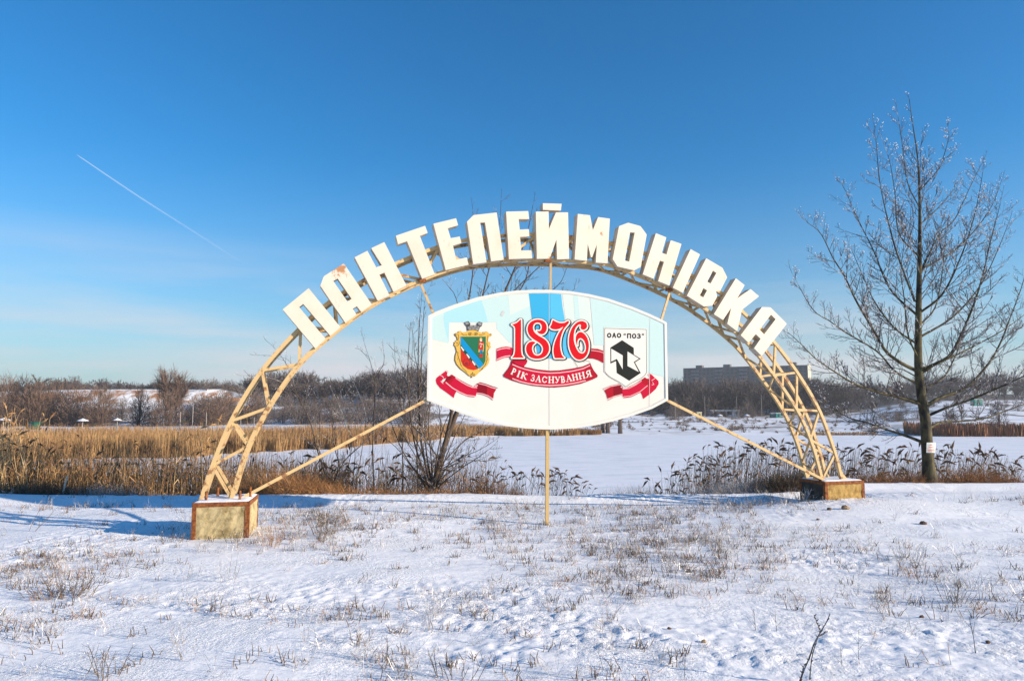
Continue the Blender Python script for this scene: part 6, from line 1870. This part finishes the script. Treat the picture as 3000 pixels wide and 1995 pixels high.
for a0, wdt in ((.10, 5.5), (.335, 5.5), (.62, 5), (.86, 5)):
    mb = MB(); mb.box(base + ub * Lb * a0 + bb * 3 + Vector((0, 0, hb - .3)), ub * wdt, bb * 5, Vector((0, 0, 2.6))); mb.build('lift_housing', pan, apt)
nb_ = 30
wm_cache = {}
def shared_box(name, m, s):
    key = (name, s)
    if key not in wm_cache:
        V = np.array([tuple(v) for v in box_verts((0, 0, 0), Vector((s[0], 0, 0)), Vector((0, s[1], 0)), Vector((0, 0, s[2])))])
        wm_cache[key] = npmesh(name, V, [i for q in BF for i in q], [4] * 6, m)
    return wm_cache[key]
def put(parent, name, me, world, rot=0):
    o = bpy.data.objects.new(name, me); COL.objects.link(o); o.parent = parent
    o.location = pmat(parent).inverted() @ Vector(world)
    return o
for fl in range(4):
    for i in range(nb_):
        a = (i + .25) / nb_
        dz = [d for (a0, a1, d) in steps if a0 <= a < a1][0]
        top = hb + dz
        w0 = base + ub * Lb * a - bb * .05 + Vector((0, 0, top - 2.9 - fl * 2.9))
        if i % 6 in (2, 3):
            put(apt, 'balcony', shared_box('balcony', bal_m, (2.9, 1.0, 1.2)), w0 - bb * 1.0 + Vector((0, 0, -.6)))
        else:
            put(apt, 'window', shared_box('window', win_m, (1.5, .1, 1.4)), w0)

# low pavilion, kiosk and bins across the pond
def gz_(x, y): return h1(x, y)
Yp = 288.0
x0, x1 = azx(2083, Yp), azx(2166, Yp)
z = gz_(x0, Yp)
pv = thing('pavilion', 'low white-grey pavilion with dark openings at the edge of the far wood', 'building', (x0, Yp, z))
wc_ = mat('pavilion_wall', (0.42, 0.41, 0.42), 0.9)
mb = MB(); Lw = x1 - x0
for i, (a, b) in enumerate([(0, .10), (.22, .32), (.50, .56), (.74, .88), (.94, 1.0)]):
    mb = MB(); mb.box((x0 + a * Lw, Yp, z - .2), ((b - a) * Lw, 0, 0), (0, 4, 0), (0, 0, 2.2)); mb.build('pier', wc_, pv)
mb = MB(); mb.box((x0 - .3, Yp - .3, z + 2.0), (Lw + .6, 0, 0), (0, 5, 0), (0, 0, .55)); mb.build('roof', wc_, pv)
mb = MB(); mb.box((x0, Yp + 3.9, z - .2), (Lw, 0, 0), (0, .2, 0), (0, 0, 2.2)); mb.build('back_wall', wood_dark, pv)
mb = MB(); mb.box((x0 + .02, Yp + .02, z - .19), (Lw - .04, 0, 0), (0, .2, 0), (0, 0, .8)); mb.build('parapet', wc_, pv)
def small_box(name, label, cat, px, Y, w, d, h, m, roof=None):
    x = azx(px, Y); z = gz_(x, Y)
    t = thing(name, label, cat, (x, Y, z))
    mb = MB(); mb.box((x - w / 2, Y, z - .2), (w, 0, 0), (0, d, 0), (0, 0, h + .2)); mb.build('body', m, t)
    mb = MB(); mb.box((x - w / 2 - .1, Y - .1, z + h), (w + .2, 0, 0), (0, d + .2, 0), (0, 0, .12)); mb.build('roof', roof or snowcap, t)
    mb = MB(); mb.box((x - w * .2, Y - .03, z + .4), (w * .4, 0, 0), (0, .03, 0), (0, 0, h * .6)); mb.build('door', win_m, t)
yel = mat('kiosk_yellow', (0.60, 0.52, 0.24), 0.8); grn = mat('green_paint', (0.008, 0.07, 0.045), 0.6); grn2 = mat('teal_paint', (0.04, 0.26, 0.20), 0.6)
small_box('kiosk', 'small pale yellow kiosk at the foot of the far wood right of the board', 'kiosk', 2049, 268, 1.7, 1.6, 2.3, yel)
small_box('shed', 'dark green shed seen through the right leg of the arch', 'shed', 2266, 275, 1.8, 2.0, 1.7, mat('dark_green_paint', (0.01, 0.09, 0.09), .6))
small_box('shed', 'lighter green shed beside the dark green one', 'shed', 2280, 274.5, 1.8, 2.0, 1.9, grn2)
small_box('shed', 'teal shed on the rise at the right behind the tall tree', 'shed', 2868, 250, 2.8, 2.5, 2.4, grn2)
small_box('shed', 'small green shed on the shore at the far left', 'shed', 92, 150, 1.7, 2, 1.5, grn, grn)
# flood-light poles
polem = mat('pole_pale', (0.36, 0.32, 0.28), 0.6)
for k, (px, pt, Y, lab) in enumerate([(2065, 1160, 262, 'pale pole nearest the kiosk on the far shore'), (1978, 1164, 258, 'thin pole at the right edge of the board on the far shore'), (2158, 1161, 285, 'thin pole behind the low pavilion'),
                                      (2231, 1155, 265, 'pale pole right of the low pavilion'), (2306, 1170, 262, 'thin pole seen through the right leg of the arch'),
                                      (530, 1206, 120, 'pale post left of three in the reed bed at the left'), (606, 1207, 122, 'pale post in the reed bed nearest the left leg'), (566, 1184, 150, 'tall thin post between two posts beyond the reed bed'),
                                      (746, 1222, 122, 'pale post in the reed bed right of the left leg'), (707, 1226, 124, 'pale post in the reed bed inside the left leg')]):
    x = azx(px, Y); z = gz_(x, Y); tz_ = atY(px, pt, Y).z
    t = thing('pole', lab, 'pole', (x, Y, z))
    mb = MB(); mb.lathe((x, Y, z - .3), [(.07, 0), (.05, tz_ - z + .3)], 8); mb.build('shaft', polem, t, smooth=True)
    mb = MB(); mb.lathe((x, Y, z - .25), [(.16, 0), (.16, .4), (.1, .42)], 8); mb.build('foot', polem, t)
# beach umbrellas with a bench ring
def umbrella(label, px, base_py, Y, cw, m, group):
    x = azx(px, Y); z = atY(px, base_py, Y).z
    g_ = gz_(x, Y)
    hgt = 2.25
    t = thing('beach_umbrella', label, 'umbrella', (x, Y, g_), 0, group)
    mb = MB(); mb.lathe((x, Y, g_ - .2), [(.07, 0), (.06, hgt + .1)], 8); mb.build('post', polem, t)
    mb = MB(); mb.lathe((x, Y, g_ + hgt - .42), [(cw / 2, 0), (cw * .36, .13), (cw * .14, .33), (.03, .46)], 10); mb.build('canopy', m, t)
    mb = MB(); mb.lathe((x, Y, g_ + hgt - .36), [(cw / 2 * .96, 0.02), (cw * .36, .15), (cw * .14, .35), (.02, .50)], 10); mb.build('snow_layer', snowcap, t)
    for s in (-1, 1):
        mb = MB(); mb.box((x + s * 1.0 - .5, Y - .2, g_ + .4), (1.0, 0, 0), (0, .4, 0), (0, 0, .07)); mb.build('seat', wood_dark, t)
        for q in (-.35, .3):
            mb = MB(); mb.box((x + s * 1.0 + q, Y - .1, g_ - .1), (.08, 0, 0), (0, .2, 0), (0, 0, .5)); mb.build('leg', wood_dark, t)
canr = mat('canopy_rust', (0.34, 0.19, 0.12), .8)
U = 'beach umbrellas standing in the snow round the pond'
umbrella('snowy beach umbrella nearest the left side, before the dense brown bush', 245, 1262, 150, 2.4, snowcap, U)
umbrella('rust-brown beach umbrella, right one of the two beyond the reed bed', 346, 1260, 152, 2.0, canr, U)
umbrella('snowy beach umbrella cut by the left edge', 14, 1255, 155, 2.8, snowcap, U)
umbrella('small beach umbrella just below the right strut on the far shore', 2029, 1231, 235, 2.2, canr, U)
umbrella('small beach umbrella under the low pavilion', 2108, 1228, 240, 2.2, snowcap, U)
umbrella('small beach umbrella right of the pavilion, nearest the right leg', 2187, 1228, 240, 2.2, snowcap, U)

# vapour trail
def trail():
    pts = [(225, 454), (400, 572), (560, 674), (660, 738), (745, 793)]
    Yd = 3500.0
    P = cr([tuple(atY(px, py, Yd)) for px, py in pts], 50)
    n = len(P); V = []; Fs = []
    k = 8
    for i in range(n):
        t = i / (n - 1)
        d = unit(P[min(i + 1, n - 1)] - P[max(i - 1, 0)])
        a = unit(np.cross(d, [0, 1, 0])); b = np.cross(d, a)
        r = (2.0 + 2.2 * math.sin(min(1, t * 2.2) * math.pi / 2)) * (1 - 0.35 * t)
        if i == 0: r = .8
        for j in range(k):
            an = 6.283 * j / k
            V.append(tuple(P[i] + (a * math.cos(an) + b * math.sin(an)) * r))
    for i in range(n - 1):
        for j in range(k):
            q = (j + 1) % k
            Fs.append((i * k + j, i * k + q, (i + 1) * k + q, (i + 1) * k + j))
    m = bpy.data.materials.new('vapour'); m.use_nodes = True
    t = m.node_tree; N = t.nodes.new; Kk = t.links.new
    b = t.nodes['Principled BSDF']; b.inputs['Base Color'].default_value = (.9, .93, .95, 1); b.inputs['Roughness'].default_value = 1; b.inputs['Specular IOR Level'].default_value = 0
    geo = N('ShaderNodeNewGeometry'); sp = N('ShaderNodeSeparateXYZ'); Kk(geo.outputs['Position'], sp.inputs[0])
    mr = N('ShaderNodeMapRange'); mr.inputs['From Min'].default_value = float(P[0][0]); mr.inputs['From Max'].default_value = float(P[-1][0]); mr.inputs['To Min'].default_value = .20; mr.inputs['To Max'].default_value = 0.0
    Kk(sp.outputs['X'], mr.inputs['Value']); Kk(mr.outputs[0], b.inputs['Alpha'])
    o = wmesh('vapour_trail', V, Fs, m, smooth=True)
    tag(o, 'thin white vapour trail slanting down across the blue sky at the left', 'vapour trail')
trail()
# ------------------------------------------------------------------ winter haze
hz_m = bpy.data.materials.new('haze'); hz_m.use_nodes = True
t_ = hz_m.node_tree; t_.nodes.clear()
ov = t_.nodes.new('ShaderNodeOutputMaterial'); pv_ = t_.nodes.new('ShaderNodeVolumePrincipled')
pv_.inputs['Color'].default_value = (0.88, 0.92, 0.97, 1); pv_.inputs['Density'].default_value = 0.00030; pv_.inputs['Anisotropy'].default_value = 0.2
t_.links.new(pv_.outputs[0], ov.inputs['Volume'])
V = [tuple(q) for q in box_verts((-1400, -80, -6), Vector((2900, 0, 0)), Vector((0, 3000, 0)), Vector((0, 0, 50)))]
o = wmesh('haze', V, BF, hz_m); tag(o, 'thin winter haze over the snow and far woods', 'haze', kind='stuff')
print('tris', sum(len(o.data.loops) - 2 * len(o.data.polygons) for o in bpy.data.objects if o.type == 'MESH'), 'objects', len(bpy.data.objects))
